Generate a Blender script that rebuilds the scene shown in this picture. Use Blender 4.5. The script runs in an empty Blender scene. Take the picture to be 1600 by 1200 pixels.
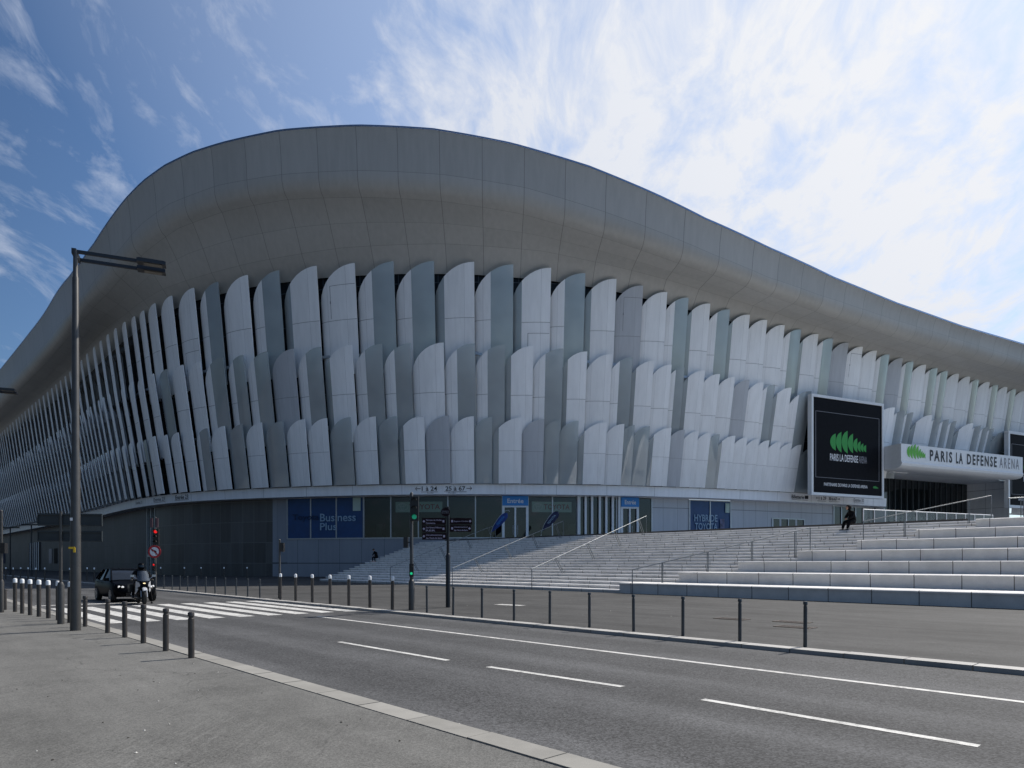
import bpy, bmesh, math, random
import numpy as np
from mathutils import Vector, Matrix
random.seed(7)
R = math.radians
scn = bpy.context.scene
C = scn.collection
EYE = 1.65
TD = (0.680, -0.733)      # along the road, towards the camera's right
ND = (0.733, 0.680)       # across the road, towards the arena

# ------------------------------------------------------------------ materials
def new_mat(name):
    m = bpy.data.materials.new(name); m.use_nodes = True
    nt = m.node_tree; b = nt.nodes['Principled BSDF']
    return m, nt, b

def nd(nt, typ, **kw):
    n = nt.nodes.new(typ)
    for k, v in kw.items():
        if k.startswith('i_'):
            key = k[2:]; key = int(key) if key.isdigit() else key.replace('_', ' ')
            n.inputs[key].default_value = v
        else: setattr(n, k, v)
    return n

def mix(nt, fac, a, b, blend='MIX'):
    m = nt.nodes.new('ShaderNodeMix'); m.data_type = 'RGBA'; m.blend_type = blend
    for s, v in ((0, fac), (6, a), (7, b)):
        if hasattr(v, 'links') or isinstance(v, bpy.types.NodeSocket): nt.links.new(v, m.inputs[s])
        else: m.inputs[s].default_value = v if s == 0 else (tuple(v) + (1,))[:4]
    return m.outputs[2]

def math_(nt, op, a, b=None, c=None):
    m = nt.nodes.new('ShaderNodeMath'); m.operation = op
    for i, v in enumerate((a, b, c)):
        if v is None: continue
        if isinstance(v, bpy.types.NodeSocket): nt.links.new(v, m.inputs[i])
        else: m.inputs[i].default_value = v
    return m.outputs[0]

def noise(nt, vec, scale, detail=4, rough=.55):
    n = nd(nt, 'ShaderNodeTexNoise', i_Scale=scale, i_Detail=detail, i_Roughness=rough)
    if vec is not None: nt.links.new(vec, n.inputs['Vector'])
    return n.outputs['Fac']

def ramp(nt, fac, p0, p1, c0=0., c1=1.):
    r = nd(nt, 'ShaderNodeMapRange', i_1=p0, i_2=p1, i_3=c0, i_4=c1)
    nt.links.new(fac, r.inputs[0]); return r.outputs[0]

def simple(name, col, rough=.5, metal=0., var=.12, scale=3., bump=0., emit=None, es=1., spec=.5):
    m, nt, b = new_mat(name)
    tc = nd(nt, 'ShaderNodeTexCoord')
    f = noise(nt, tc.outputs['Object'], scale)
    dark = tuple(c * (1 - var) for c in col); lite = tuple(min(1, c * (1 + var)) for c in col)
    nt.links.new(mix(nt, ramp(nt, f, .3, .7), dark, lite), b.inputs['Base Color'])
    b.inputs['Roughness'].default_value = rough; b.inputs['Metallic'].default_value = metal
    b.inputs['Specular IOR Level'].default_value = spec
    if bump:
        bp = nd(nt, 'ShaderNodeBump', i_Strength=bump, i_Distance=.02)
        nt.links.new(noise(nt, tc.outputs['Object'], scale * 8), bp.inputs['Height']); nt.links.new(bp.outputs[0], b.inputs['Normal'])
    if emit:
        b.inputs['Emission Color'].default_value = emit + (1,); b.inputs['Emission Strength'].default_value = es
    return m

def seamed(name, col, rough=.45, lw=.006, lh=.006, seam=.35, nu=1, nv=1, var=.05, vline=True, streak=.06, rnd=0.):
    """painted panel whose thin joints follow the panel's own unwrapped coordinates"""
    m, nt, b = new_mat(name)
    uv = nd(nt, 'ShaderNodeUVMap'); tc = nd(nt, 'ShaderNodeTexCoord')
    sp = nd(nt, 'ShaderNodeSeparateXYZ'); nt.links.new(uv.outputs[0], sp.inputs[0])
    def line(sock, n, w):
        a = math_(nt, 'MULTIPLY', sock, float(n)); fr = math_(nt, 'FRACT', a)
        d = math_(nt, 'ABSOLUTE', math_(nt, 'SUBTRACT', fr, .5)); return math_(nt, 'GREATER_THAN', d, .5 - w * n)
    l = line(sp.outputs[1], nv, lh)
    if vline: l = math_(nt, 'MAXIMUM', l, line(sp.outputs[0], nu, lw))
    # per panel tone
    fl = nd(nt, 'ShaderNodeCombineXYZ')
    nt.links.new(math_(nt, 'FLOOR', math_(nt, 'MULTIPLY', sp.outputs[0], float(nu))), fl.inputs[0])
    nt.links.new(math_(nt, 'FLOOR', math_(nt, 'MULTIPLY', sp.outputs[1], float(nv))), fl.inputs[1])
    wn = nd(nt, 'ShaderNodeTexWhiteNoise'); nt.links.new(fl.outputs[0], wn.inputs['Vector'])
    mp = nd(nt, 'ShaderNodeMapping'); mp.inputs['Scale'].default_value = (1.6, 1.6, .12)
    nt.links.new(tc.outputs['Object'], mp.inputs['Vector'])
    st = noise(nt, mp.outputs[0], 1.3, 5, .6)
    tone = math_(nt, 'ADD', ramp(nt, wn.outputs['Value'], 0, 1, 1 - var, 1 + var), ramp(nt, st, .3, .7, -streak, streak))
    if rnd:
        oi = nd(nt, 'ShaderNodeObjectInfo'); tone = math_(nt, 'ADD', tone, ramp(nt, oi.outputs['Random'], 0, 1, -rnd, rnd * .6))
    fine = noise(nt, tc.outputs['Object'], 14., 3, .6)
    tone = math_(nt, 'ADD', tone, ramp(nt, fine, .3, .7, -.02, .02))
    base = mix(nt, 1.0, col, col)
    vm = nd(nt, 'ShaderNodeVectorMath', operation='SCALE'); nt.links.new(base, vm.inputs[0]); nt.links.new(tone, vm.inputs['Scale'])
    out = mix(nt, l, vm.outputs[0], tuple(c * seam for c in col))
    nt.links.new(out, b.inputs['Base Color']); b.inputs['Roughness'].default_value = rough
    return m

def glassy(name, tint=(.72, .82, .80), haze=.12, hazecol=(.45, .55, .53), refl=.10, rough=.03):
    m, nt, b = new_mat(name); nt.nodes.remove(b); out = nt.nodes['Material Output']
    tr = nd(nt, 'ShaderNodeBsdfTransparent'); tr.inputs[0].default_value = tint + (1,)
    gl = nd(nt, 'ShaderNodeBsdfGlossy'); gl.inputs['Roughness'].default_value = rough
    df = nd(nt, 'ShaderNodeBsdfDiffuse'); df.inputs[0].default_value = hazecol + (1,)
    fr = nd(nt, 'ShaderNodeFresnel', i_IOR=1.45)
    tc = nd(nt, 'ShaderNodeTexCoord')
    hz = ramp(nt, noise(nt, tc.outputs['Object'], .25, 2), .3, .7, haze * .88, haze * 1.12)
    m1 = nd(nt, 'ShaderNodeMixShader'); nt.links.new(hz, m1.inputs[0]); nt.links.new(tr.outputs[0], m1.inputs[1]); nt.links.new(df.outputs[0], m1.inputs[2])
    m2 = nd(nt, 'ShaderNodeMixShader'); f2 = math_(nt, 'ADD', math_(nt, 'MULTIPLY', fr.outputs[0], .8), refl)
    nt.links.new(f2, m2.inputs[0]); nt.links.new(m1.outputs[0], m2.inputs[1]); nt.links.new(gl.outputs[0], m2.inputs[2])
    nt.links.new(m2.outputs[0], out.inputs[0]); return m

def ground_mat(name, col, speck, scale, blotch, wheel=False, scratch=0., rough=.85, bump=.35, crack=.45):
    m, nt, b = new_mat(name)
    geo = nd(nt, 'ShaderNodeNewGeometry'); P = geo.outputs['Position']
    dn = nd(nt, 'ShaderNodeVectorMath', operation='DOT_PRODUCT'); nt.links.new(P, dn.inputs[0]); dn.inputs[1].default_value = (ND[0], ND[1], 0)
    dt = nd(nt, 'ShaderNodeVectorMath', operation='DOT_PRODUCT'); nt.links.new(P, dt.inputs[0]); dt.inputs[1].default_value = (TD[0], TD[1], 0)
    cb = nd(nt, 'ShaderNodeCombineXYZ')
    nt.links.new(math_(nt, 'MULTIPLY', dt.outputs['Value'], .12), cb.inputs[0]); nt.links.new(dn.outputs['Value'], cb.inputs[1])
    big = noise(nt, P, .22, 5, .6); mid = noise(nt, P, 1.7, 5, .65); lon = noise(nt, cb.outputs[0], 1.4, 5, .6)
    fine = noise(nt, P, scale, 2, .7)
    vo = nd(nt, 'ShaderNodeTexVoronoi', i_Scale=scale * .9); nt.links.new(P, vo.inputs['Vector'])
    vs = ramp(nt, nd_sep(nt, vo.outputs['Color']), 0, 1, 1 - speck, 1 + speck)
    tone = math_(nt, 'ADD', ramp(nt, big, .3, .7, 1 - blotch, 1 + blotch), ramp(nt, mid, .3, .7, -blotch * .5, blotch * .5))
    tone = math_(nt, 'ADD', tone, ramp(nt, lon, .3, .7, -blotch * .8, blotch * .8))
    tone = math_(nt, 'MULTIPLY', tone, vs)
    tone = math_(nt, 'MULTIPLY', tone, ramp(nt, fine, .25, .75, 1 - speck * .6, 1 + speck * .6))
    if wheel:   # tyre-polished bands along the lanes
        w = math_(nt, 'SINE', math_(nt, 'MULTIPLY', dn.outputs['Value'], 3.1))
        wj = math_(nt, 'MULTIPLY', ramp(nt, w, -.4, 1, -.17, .24), ramp(nt, lon, .3, .7, .4, 1.3))
        tone = math_(nt, 'ADD', tone, wj)
    if scratch:
        mp = nd(nt, 'ShaderNodeMapping'); mp.inputs['Rotation'].default_value = (0, 0, R(62)); mp.inputs['Scale'].default_value = (14, .9, 1)
        nt.links.new(P, mp.inputs['Vector'])
        sc = noise(nt, mp.outputs[0], 1.6, 6, .75)
        amp = ramp(nt, noise(nt, P, .55, 4, .6), .42, .68, .0, 1.0)
        tone = math_(nt, 'ADD', tone, math_(nt, 'MULTIPLY', ramp(nt, sc, .5, .72, -scratch * .3, scratch), amp))
        spot = ramp(nt, noise(nt, P, 6.5, 3, .5), .66, .72, 0, -.16)
        tone = math_(nt, 'ADD', tone, spot)
    # hairline cracks and darker repair blotches
    wv = nd(nt, 'ShaderNodeVectorMath', operation='SCALE', i_Scale=1.3); wn_ = nd(nt, 'ShaderNodeTexNoise', i_Scale=.9, i_Detail=5.); nt.links.new(P, wn_.inputs['Vector']); nt.links.new(wn_.outputs['Color'], wv.inputs[0])
    wp = nd(nt, 'ShaderNodeVectorMath', operation='ADD'); nt.links.new(P, wp.inputs[0]); nt.links.new(wv.outputs[0], wp.inputs[1])
    cr = nd(nt, 'ShaderNodeTexVoronoi', i_Scale=.22); cr.feature = 'DISTANCE_TO_EDGE'; nt.links.new(wp.outputs[0], cr.inputs['Vector'])
    cm = math_(nt, 'MULTIPLY', ramp(nt, cr.outputs['Distance'], .0015, .0045, crack, 0), ramp(nt, big, .45, .6, 0, 1))
    tone = math_(nt, 'SUBTRACT', tone, cm)
    tone = math_(nt, 'MAXIMUM', math_(nt, 'ADD', tone, ramp(nt, noise(nt, P, .42, 2, .4), .60, .66, 0, -.13)), .25)
    vm = nd(nt, 'ShaderNodeVectorMath', operation='SCALE'); vm.inputs[0].default_value = col; nt.links.new(tone, vm.inputs['Scale'])
    nt.links.new(vm.outputs[0], b.inputs['Base Color'])
    b.inputs['Roughness'].default_value = rough; b.inputs['Specular IOR Level'].default_value = .35
    bp = nd(nt, 'ShaderNodeBump', i_Strength=bump, i_Distance=.01); nt.links.new(fine, bp.inputs['Height']); nt.links.new(bp.outputs[0], b.inputs['Normal'])
    return m

def nd_sep(nt, sock):
    s = nd(nt, 'ShaderNodeSeparateColor'); nt.links.new(sock, s.inputs[0]); return s.outputs[0]

def worn_paint(name):
    m, nt, b = new_mat(name)
    geo = nd(nt, 'ShaderNodeNewGeometry'); P = geo.outputs['Position']
    a = noise(nt, P, 9., 6, .75); s = noise(nt, P, 90., 2, .7); c = noise(nt, P, 1.1, 3, .5)
    k = math_(nt, 'ADD', math_(nt, 'ADD', a, math_(nt, 'MULTIPLY', s, .45)), math_(nt, 'MULTIPLY', c, .35))
    nt.links.new(mix(nt, ramp(nt, k, .66, .96), (.16, .16, .155), (.60, .59, .56)), b.inputs['Base Color'])
    b.inputs['Roughness'].default_value = .7; return m

M = {}
M['fin'] = seamed('white_fin_paint', (.88, .875, .87), .38, lw=.0018, lh=.0022, seam=.35, nu=2, nv=2, var=.05, streak=.06, rnd=.07)
M['fin_grey'] = seamed('grey_fin_panels', (.50, .51, .53), .5, lw=.002, lh=.0022, seam=.5, nu=2, nv=2, var=.02)  # plain grey fin panels, darker than the white ones
M['fin_glass'] = glassy('fin_glass', (.84, .88, .88), .42, (.72, .78, .80), .06)
M['fin_edge'] = simple('fin_edge_paint', (.72, .72, .74), .4)
M['shell'] = seamed('roof_shell_panels', (.43, .42, .395), .42, lw=.007, lh=.005, seam=.52, nu=1, nv=1, var=.05, streak=.06)
M['skytint_metal'] = simple('roof_edge_metal', (.25, .33, .45), .25, .8)  # metal coloured blue to stand for the sky reflected in it
M['band'] = seamed('white_band_panels', (.86, .86, .88), .35, lw=.0035, lh=.0, seam=.45, nu=1, nv=1, var=.03)
M['curtain'] = seamed('dark_curtain_glass', (.014, .017, .021), .25, lw=.03, lh=.012, seam=4.0, nu=1, nv=1, var=.25)
M['curtain'].node_tree.nodes['Principled BSDF'].inputs['Specular IOR Level'].default_value = .12
M['white'] = simple('white_paint', (.72, .73, .74), .4, var=.04)
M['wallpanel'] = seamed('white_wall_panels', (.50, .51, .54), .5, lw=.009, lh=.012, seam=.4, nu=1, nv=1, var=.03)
M['wallshade'] = seamed('shaded_wall_panels', (.27, .28, .31), .5, lw=.009, lh=.012, seam=.4, nu=1, nv=1, var=.04)  # white panels darkened in colour to stand for shade at the left corner
M['cladding'] = seamed('dark_stone_cladding', (.075, .075, .080), .5, lw=.010, lh=.006, seam=.5, nu=1, nv=1, var=.14, streak=.25)
M['mesh'] = seamed('dark_mesh_cladding', (.085, .083, .080), .38, lw=.012, lh=.010, seam=2.0, nu=1, nv=1, var=.22, streak=.15)
M['storeglass'] = glassy('shop_glass', (.62, .68, .64), .0, (.2, .22, .2), .035, .02)
M['darkglass'] = simple('dark_window_glass', (.012, .016, .018), .06, var=.3, spec=.6)
M['interior'] = simple('dim_interior', (.007, .009, .0065), .8, var=.5, scale=.8)
M['frame'] = simple('aluminium_frame', (.42, .44, .46), .35, .6)
M['bluead'] = simple('blue_window_film', (.007, .052, .165), .35, var=.12, scale=1.2)
M['bluelite'] = simple('bright_blue_panel', (.02, .22, .58), .4, var=.04)
M['adtext'] = simple('pale_blue_letter', (.26, .38, .50), .5, var=.02)
M['adtextdark'] = simple('dark_blue_letter', (.004, .02, .07), .5, var=.02)
M['black'] = simple('black_letter', (.012, .012, .016), .5, var=.05)
M['whitetext'] = simple('white_letter', (.75, .75, .76), .5, var=.02)
M['greytext'] = simple('grey_letter', (.22, .22, .24), .5, var=.02)
M['green'] = simple('green_emblem', (.015, .28, .03), .5, var=.05)
M['green2'] = simple('lime_emblem', (.10, .42, .03), .5, var=.05)
M['red'] = simple('red_letter', (.35, .02, .02), .5, var=.05)
M['signpanel'] = simple('pale_green_panel', (.42, .52, .46), .5, var=.05)
M['screen'] = simple('matt_black_screen', (.006, .0065, .009), .6, var=.2, spec=.08)
M['step'] = simple('pale_granite', (.60, .60, .61), .6, var=.10, scale=2.2, bump=.15)
M['tier'] = None
M['handrail'] = simple('galvanised_rail', (.13, .145, .155), .45, .4, var=.1)
M['slate'] = simple('slate_post_paint', (.045, .052, .058), .45, .1, var=.2, scale=9)
M['brown'] = simple('brown_post_paint', (.050, .043, .038), .42, .1, var=.22, scale=9)
M['cap'] = simple('white_cap_paint', (.75, .76, .76), .4, var=.1, scale=20)
M['polegrey'] = simple('lamp_post_paint', (.060, .057, .053), .42, .2, var=.15, scale=6)
M['darkmetal'] = simple('dark_lamp_metal', (.018, .020, .024), .4, .3)
M['signback'] = simple('sign_back_metal', (.022, .030, .034), .6, .0, var=.12)
M['signbrown'] = simple('maroon_sign', (.012, .004, .007), .6, var=.1, spec=.15)
M['plasticblack'] = simple('black_plastic', (.010, .010, .011), .45)
M['redlamp'] = simple('lit_red_lamp', (.6, .01, .01), .4, emit=(1, .02, .02), es=.8)
M['greenlamp'] = simple('lit_green_lamp', (.01, .5, .2), .4, emit=(.02, .85, .38), es=.55)
M['greendim'] = simple('lit_green_lamp_dim', (.01, .3, .15), .4, emit=(.02, .45, .28), es=.25)
M['signred'] = simple('sign_red', (.42, .02, .03), .5)
M['sticker'] = simple('yellow_sticker', (.65, .42, .02), .5)
M['carpaint'] = simple('black_car_paint', (.003, .0035, .005), .30, .0, var=.1, spec=.03)
M['tyre'] = simple('tyre_rubber', (.012, .012, .012), .8, var=.2, scale=12)
M['rim'] = simple('alloy_rim', (.35, .36, .38), .3, .9)
M['carglass'] = simple('tinted_car_glass', (.008, .011, .016), .06, var=.2, spec=.35)
M['headlamp'] = simple('headlamp_lens', (.6, .65, .7), .15, emit=(1, .95, .85), es=.55)
M['bikelamp'] = simple('warm_lit_headlight', (.8, .6, .3), .3, emit=(1, .72, .35), es=1.5)
M['plate'] = simple('number_plate', (.6, .6, .6), .5)
M['bikewhite'] = simple('white_fairing', (.42, .43, .45), .25, var=.05)
M['screenclear'] = glassy('smoked_windscreen', (.35, .40, .45), .10, (.15, .18, .22), .12)
M['skin'] = simple('skin', (.32, .18, .12), .6, var=.08)
M['cloth'] = simple('black_cloth', (.006, .006, .0075), .9, var=.4, scale=12, bump=.3, spec=.1)
M['denim'] = simple('dark_denim', (.012, .014, .022), .9, var=.25, scale=14, bump=.3)
M['hair'] = simple('dark_hair', (.010, .008, .007), .8, var=.2, scale=30)
M['shoe'] = simple('dark_shoe', (.02, .02, .02), .6)
M['shoelight'] = simple('pale_shoe', (.45, .30, .26), .6)
M['flagblue'] = simple('blue_flag_cloth', (.010, .035, .17), .8, var=.15)
M['flagnavy'] = simple('navy_flag_cloth', (.012, .018, .06), .8, var=.15)
M['grate'] = simple('cast_iron_grate', (.12, .10, .085), .6, .5, var=.3, scale=20)
M['kerb'] = seamed('granite_kerb', (.26, .25, .225), .7, lw=.008, lh=.0, seam=.45, nu=1, nv=1, var=.10, streak=.12)
M['fencemesh'] = glassy('grey_infill_mesh', (.55, .57, .6), .18, (.3, .32, .34), .02)
M['paint'] = worn_paint('worn_road_paint')
M['asphalt'] = ground_mat('road_asphalt', (.064, .0645, .066), .5, 55., .17, wheel=True)
M['pavement'] = ground_mat('near_pavement_asphalt', (.128, .126, .118), .26, 80., .20, scratch=.5, rough=.9)
M['esplanade'] = ground_mat('esplanade_asphalt', (.047, .0465, .0455), .34, 60., .30, scratch=.25)
M['plaza'] = ground_mat('plaza_paving', (.45, .45, .44), .08, 20., .06, crack=0.)

def tier_mat():
    m, nt, b = new_mat('granite_tier')
    uv = nd(nt, 'ShaderNodeUVMap'); tc = nd(nt, 'ShaderNodeTexCoord')
    sp = nd(nt, 'ShaderNodeSeparateXYZ'); nt.links.new(uv.outputs[0], sp.inputs[0])
    fr = math_(nt, 'FRACT', sp.outputs[0]); d = math_(nt, 'ABSOLUTE', math_(nt, 'SUBTRACT', fr, .5)); l = math_(nt, 'GREATER_THAN', d, .5 - .009)
    n1 = noise(nt, tc.outputs['Object'], 1.3, 6, .6); n2 = noise(nt, tc.outputs['Object'], 40, 2, .6)
    fl = nd(nt, 'ShaderNodeTexWhiteNoise', noise_dimensions='1D'); nt.links.new(math_(nt, 'FLOOR', sp.outputs[0]), fl.inputs['W'])
    tone = math_(nt, 'ADD', ramp(nt, n1, .3, .7, .86, 1.08), ramp(nt, n2, .3, .7, -.05, .05))
    tone = math_(nt, 'ADD', tone, ramp(nt, fl.outputs['Value'], 0, 1, -.05, .05))
    vm = nd(nt, 'ShaderNodeVectorMath', operation='SCALE'); vm.inputs[0].default_value = (.72, .70, .67); nt.links.new(tone, vm.inputs['Scale'])
    nt.links.new(mix(nt, l, vm.outputs[0], (.10, .09, .08)), b.inputs['Base Color']); b.inputs['Roughness'].default_value = .65
    return m
M['tier'] = tier_mat()
M['step'] = tier_mat(); M['step'].name = 'granite_step'

# ------------------------------------------------------------------ mesh builder
class MB:
    def __init__(self): self.v = []; self.f = []; self.mi = []; self.uv = []; self.cur = 0
    def face(self, pts, uvs=None):
        i = len(self.v); self.v += [tuple(p) for p in pts]; self.f.append(tuple(range(i, i + len(pts)))); self.mi.append(self.cur)
        self.uv.append(uvs if uvs else [(0.25, 0.25)] * len(pts))
    def box(self, c, s, rz=0, ax=None):
        c = Vector(c); hx, hy, hz = s[0] / 2, s[1] / 2, s[2] / 2
        m = Matrix.Rotation(rz, 3, 'Z') if ax is None else Matrix(ax).transposed()
        P = [c + m @ Vector((x * hx, y * hy, z * hz)) for z in (-1, 1) for y in (-1, 1) for x in (-1, 1)]
        for q in ((0, 2, 3, 1), (4, 5, 7, 6), (0, 1, 5, 4), (2, 6, 7, 3), (0, 4, 6, 2), (1, 3, 7, 5)): self.face([P[i] for i in q])
    def tube(self, pts, r, n=10, cap=True):
        pts = [Vector(p) for p in pts]; rs = r if isinstance(r, (list, tuple)) else [r] * len(pts); rings = []
        for i, p in enumerate(pts):
            d = (pts[min(i + 1, len(pts) - 1)] - pts[max(i - 1, 0)]).normalized()
            a = d.orthogonal().normalized() if abs(d.z) < .999 else Vector((1, 0, 0)); b = d.cross(a)
            if i and rings: # keep the frame steady
                a = (pa - d * pa.dot(d)).normalized(); b = d.cross(a)
            pa = a
            rings.append([p + (a * math.cos(t) + b * math.sin(t)) * rs[i] for t in [2 * math.pi * k / n for k in range(n)]])
        self.rings(rings, cap)
    def rings(self, rings, cap=True):
        i0 = len(self.v); n = len(rings[0])
        for r_ in rings: self.v += [tuple(p) for p in r_]
        for i in range(len(rings) - 1):
            for k in range(n):
                a = i0 + i * n + k; b = i0 + i * n + (k + 1) % n
                self.f.append((a, b, b + n, a + n)); self.mi.append(self.cur); self.uv.append([(.25, .25)] * 4)
        if cap:
            self.f.append(tuple(range(i0 + n - 1, i0 - 1, -1))); self.mi.append(self.cur); self.uv.append([(.25, .25)] * n)
            j = i0 + (len(rings) - 1) * n
            self.f.append(tuple(range(j, j + n))); self.mi.append(self.cur); self.uv.append([(.25, .25)] * n)
    def lathe(self, prof, c=(0, 0, 0), n=20, axis='Z'):
        rings = []
        for r_, z in prof:
            ring = []
            for k in range(n):
                t = 2 * math.pi * k / n
                p = {'Z': (r_ * math.cos(t), r_ * math.sin(t), z), 'Y': (r_ * math.cos(t), z, r_ * math.sin(t)), 'X': (z, r_ * math.cos(t), r_ * math.sin(t))}[axis]
                ring.append((p[0] + c[0], p[1] + c[1], p[2] + c[2]))
            rings.append(ring)
        self.rings(rings)
    def build(self, name, mats, parent=None, smooth=False, shift=None, auto=None):
        me = bpy.data.meshes.new(name)
        v = self.v if shift is None else [(a - shift[0], b - shift[1], c - shift[2]) for a, b, c in self.v]
        me.from_pydata(v, [], self.f)
        for m in (mats if isinstance(mats, (list, tuple)) else [mats]): me.materials.append(m)
        for p, k in zip(me.polygons, self.mi): p.material_index = k; p.use_smooth = smooth
        ul = me.uv_layers.new(name='UVMap'); k = 0
        flat = [x for u in self.uv for c in u for x in c]; ul.data.foreach_set('uv', flat)
        if auto is not None:
            bm = bmesh.new(); bm.from_mesh(me); bmesh.ops.remove_doubles(bm, verts=bm.verts, dist=1e-4)
            bmesh.ops.recalc_face_normals(bm, faces=bm.faces)
            for e in bm.edges:
                if len(e.link_faces) == 2: e.smooth = e.calc_face_angle(0) < auto
                else: e.smooth = False
            bm.to_mesh(me); bm.free()
            for p in me.polygons: p.use_smooth = True
        o = bpy.data.objects.new(name, me); C.objects.link(o)
        if parent: o.parent = parent
        return o

def tag(o, label=None, cat=None, group=None, kind=None):
    if label: o['label'] = label
    if cat: o['category'] = cat
    if group: o['group'] = group
    if kind: o['kind'] = kind
    return o
def empty(name, loc, rz=0, label=None, cat=None, group=None):
    o = bpy.data.objects.new(name, None); C.objects.link(o); o.location = loc; o.rotation_euler = (0, 0, rz); o.empty_display_size = .3
    return tag(o, label, cat, group)
def kids(o): return [c for c in bpy.data.objects if c.parent is o]
def copy_tree(o, parent=None):
    c = o.copy(); C.objects.link(c); c.parent = parent
    for k in kids(o): copy_tree(k, c)
    return c

def text_geo(body, w=None, h=None, extrude=0.0, space=1.0, bold=.014):
    cu = bpy.data.curves.new('t', 'FONT'); cu.body = body; cu.size = 1; cu.extrude = extrude; cu.offset = bold; cu.space_character = space; cu.resolution_u = 3
    ob = bpy.data.objects.new('t', cu); C.objects.link(ob)
    dg = bpy.context.evaluated_depsgraph_get(); me = bpy.data.meshes.new_from_object(ob.evaluated_get(dg))
    V = [tuple(v.co) for v in me.vertices]; Fc = [tuple(p.vertices) for p in me.polygons]
    bpy.data.objects.remove(ob); bpy.data.curves.remove(cu); bpy.data.meshes.remove(me)
    if not V: return [], []
    x0 = min(v[0] for v in V); x1 = max(v[0] for v in V); y0 = min(v[1] for v in V); y1 = max(v[1] for v in V)
    sy = h / (y1 - y0) if h else None; sx = w / (x1 - x0) if w else sy
    if sy is None: sy = sx
    return [((v[0] - x0) * sx, (v[1] - y0) * sy, v[2]) for v in V], Fc
def put_text(mb, body, org, ax, ay, w=None, h=None, slant=0, **kw):
    V, Fc = text_geo(body, w, h, **kw); i = len(mb.v); org = Vector(org); ax = Vector(ax); ay = Vector(ay)
    for x, y, z in V: mb.v.append(tuple(org + ax * (x + slant * y) + ay * y))
    for f in Fc: mb.f.append(tuple(i + k for k in f)); mb.mi.append(mb.cur); mb.uv.append([(.25, .25)] * len(f))

def skin(name, V, E, Rr, mats, parent, sub=1):
    """one continuous surface grown over a jointed skeleton"""
    me = bpy.data.meshes.new(name); me.from_pydata(V, E, [])
    ob = bpy.data.objects.new(name, me); C.objects.link(ob)
    md = ob.modifiers.new('s', 'SKIN'); md.use_smooth_shade = True
    sv = me.skin_vertices[0].data if me.skin_vertices else None
    if sv is None:
        me.skin_vertices  # touch
    for i, r_ in enumerate(Rr):
        me.skin_vertices[0].data[i].radius = (r_, r_) if not isinstance(r_, tuple) else r_
    me.skin_vertices[0].data[0].use_root = True
    ss = ob.modifiers.new('d', 'SUBSURF'); ss.levels = sub; ss.render_levels = sub
    dg = bpy.context.evaluated_depsgraph_get(); nm = bpy.data.meshes.new_from_object(ob.evaluated_get(dg))
    bpy.data.objects.remove(ob)
    nm.name = name; nm.materials.clear()
    for m in mats: nm.materials.append(m)
    for p in nm.polygons: p.use_smooth = True
    o = bpy.data.objects.new(name, nm); C.objects.link(o); o.parent = parent
    return o

# ------------------------------------------------------------------ world positions
def rd(t, n, z=0.): return (TD[0] * t + ND[0] * n, TD[1] * t + ND[1] * n, z)      # road frame -> world
def on_line(b, n):                      # point of the line n = const seen in bearing b (tangent of the angle off the view axis)
    Y = n / (b * ND[0] + ND[1]); return (b * Y, Y)
def brg(px): return (px - 800) / 1067.

# ------------------------------------------------------------------ plan of the arena
CP = [(-260,311),(-220,270.5),(-182,231.5),(-145,193.5),(-105.5,152.8),(-80,126.6),(-69,115),(-55.2,99.8),(-44.3,90.5),(-32.8,84.9),(-20,81.2),(-8,79.6),(4,79.9),(16,81.8),(29,86),(43.8,92.6),(52.7,96.8),(80,109.8),(105,121.9),(130,134)]
def catmull(P, n=40):
    P = np.array(P, float); P = np.vstack([2 * P[0] - P[1], P, 2 * P[-1] - P[-2]]); o = []
    for i in range(1, len(P) - 2):
        for k in range(n):
            t = k / n; a, b, c, d = P[i - 1:i + 3]
            o.append(.5 * (2 * b + (c - a) * t + (2 * a - 5 * b + 4 * c - d) * t * t + (3 * b - a - 3 * c + d) * t ** 3))
    o.append(P[-2]); return np.array(o)
DD = catmull(CP)
for _ in range(3):
    L_ = np.r_[0, np.cumsum(np.hypot(*np.diff(DD, axis=0).T))]; S_ = np.arange(0, L_[-1], .5)
    DD = np.c_[np.interp(S_, L_, DD[:, 0]), np.interp(S_, L_, DD[:, 1])]
    kk = np.exp(-np.linspace(-2, 2, 13) ** 2); kk /= kk.sum()
    Dp = np.vstack([[DD[0] + (DD[0] - DD[i]) for i in range(6, 0, -1)], DD, [DD[-1] + (DD[-1] - DD[-1 - i]) for i in range(1, 7)]])
    DD = np.c_[np.convolve(Dp[:, 0], kk, 'valid'), np.convolve(Dp[:, 1], kk, 'valid')]
LL = np.r_[0, np.cumsum(np.hypot(*np.diff(DD, axis=0).T))]
TT = np.gradient(DD, axis=0); TT /= np.hypot(*TT.T)[:, None]; NN = np.c_[TT[:, 1], -TT[:, 0]]
def W(s, o, z):   # along the facade, out from it, above eye level
    x = np.interp(s, LL, DD[:, 0]); y = np.interp(s, LL, DD[:, 1]); nx = np.interp(s, LL, NN[:, 0]); ny = np.interp(s, LL, NN[:, 1])
    return (float(x + nx * o), float(y + ny * o), float(z + EYE))
def WT(s):
    v = Vector((float(np.interp(s, LL, TT[:, 0])), float(np.interp(s, LL, TT[:, 1])), 0)); return v.normalized()
def WN(s): t = WT(s); return Vector((t.y, -t.x, 0))
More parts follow.
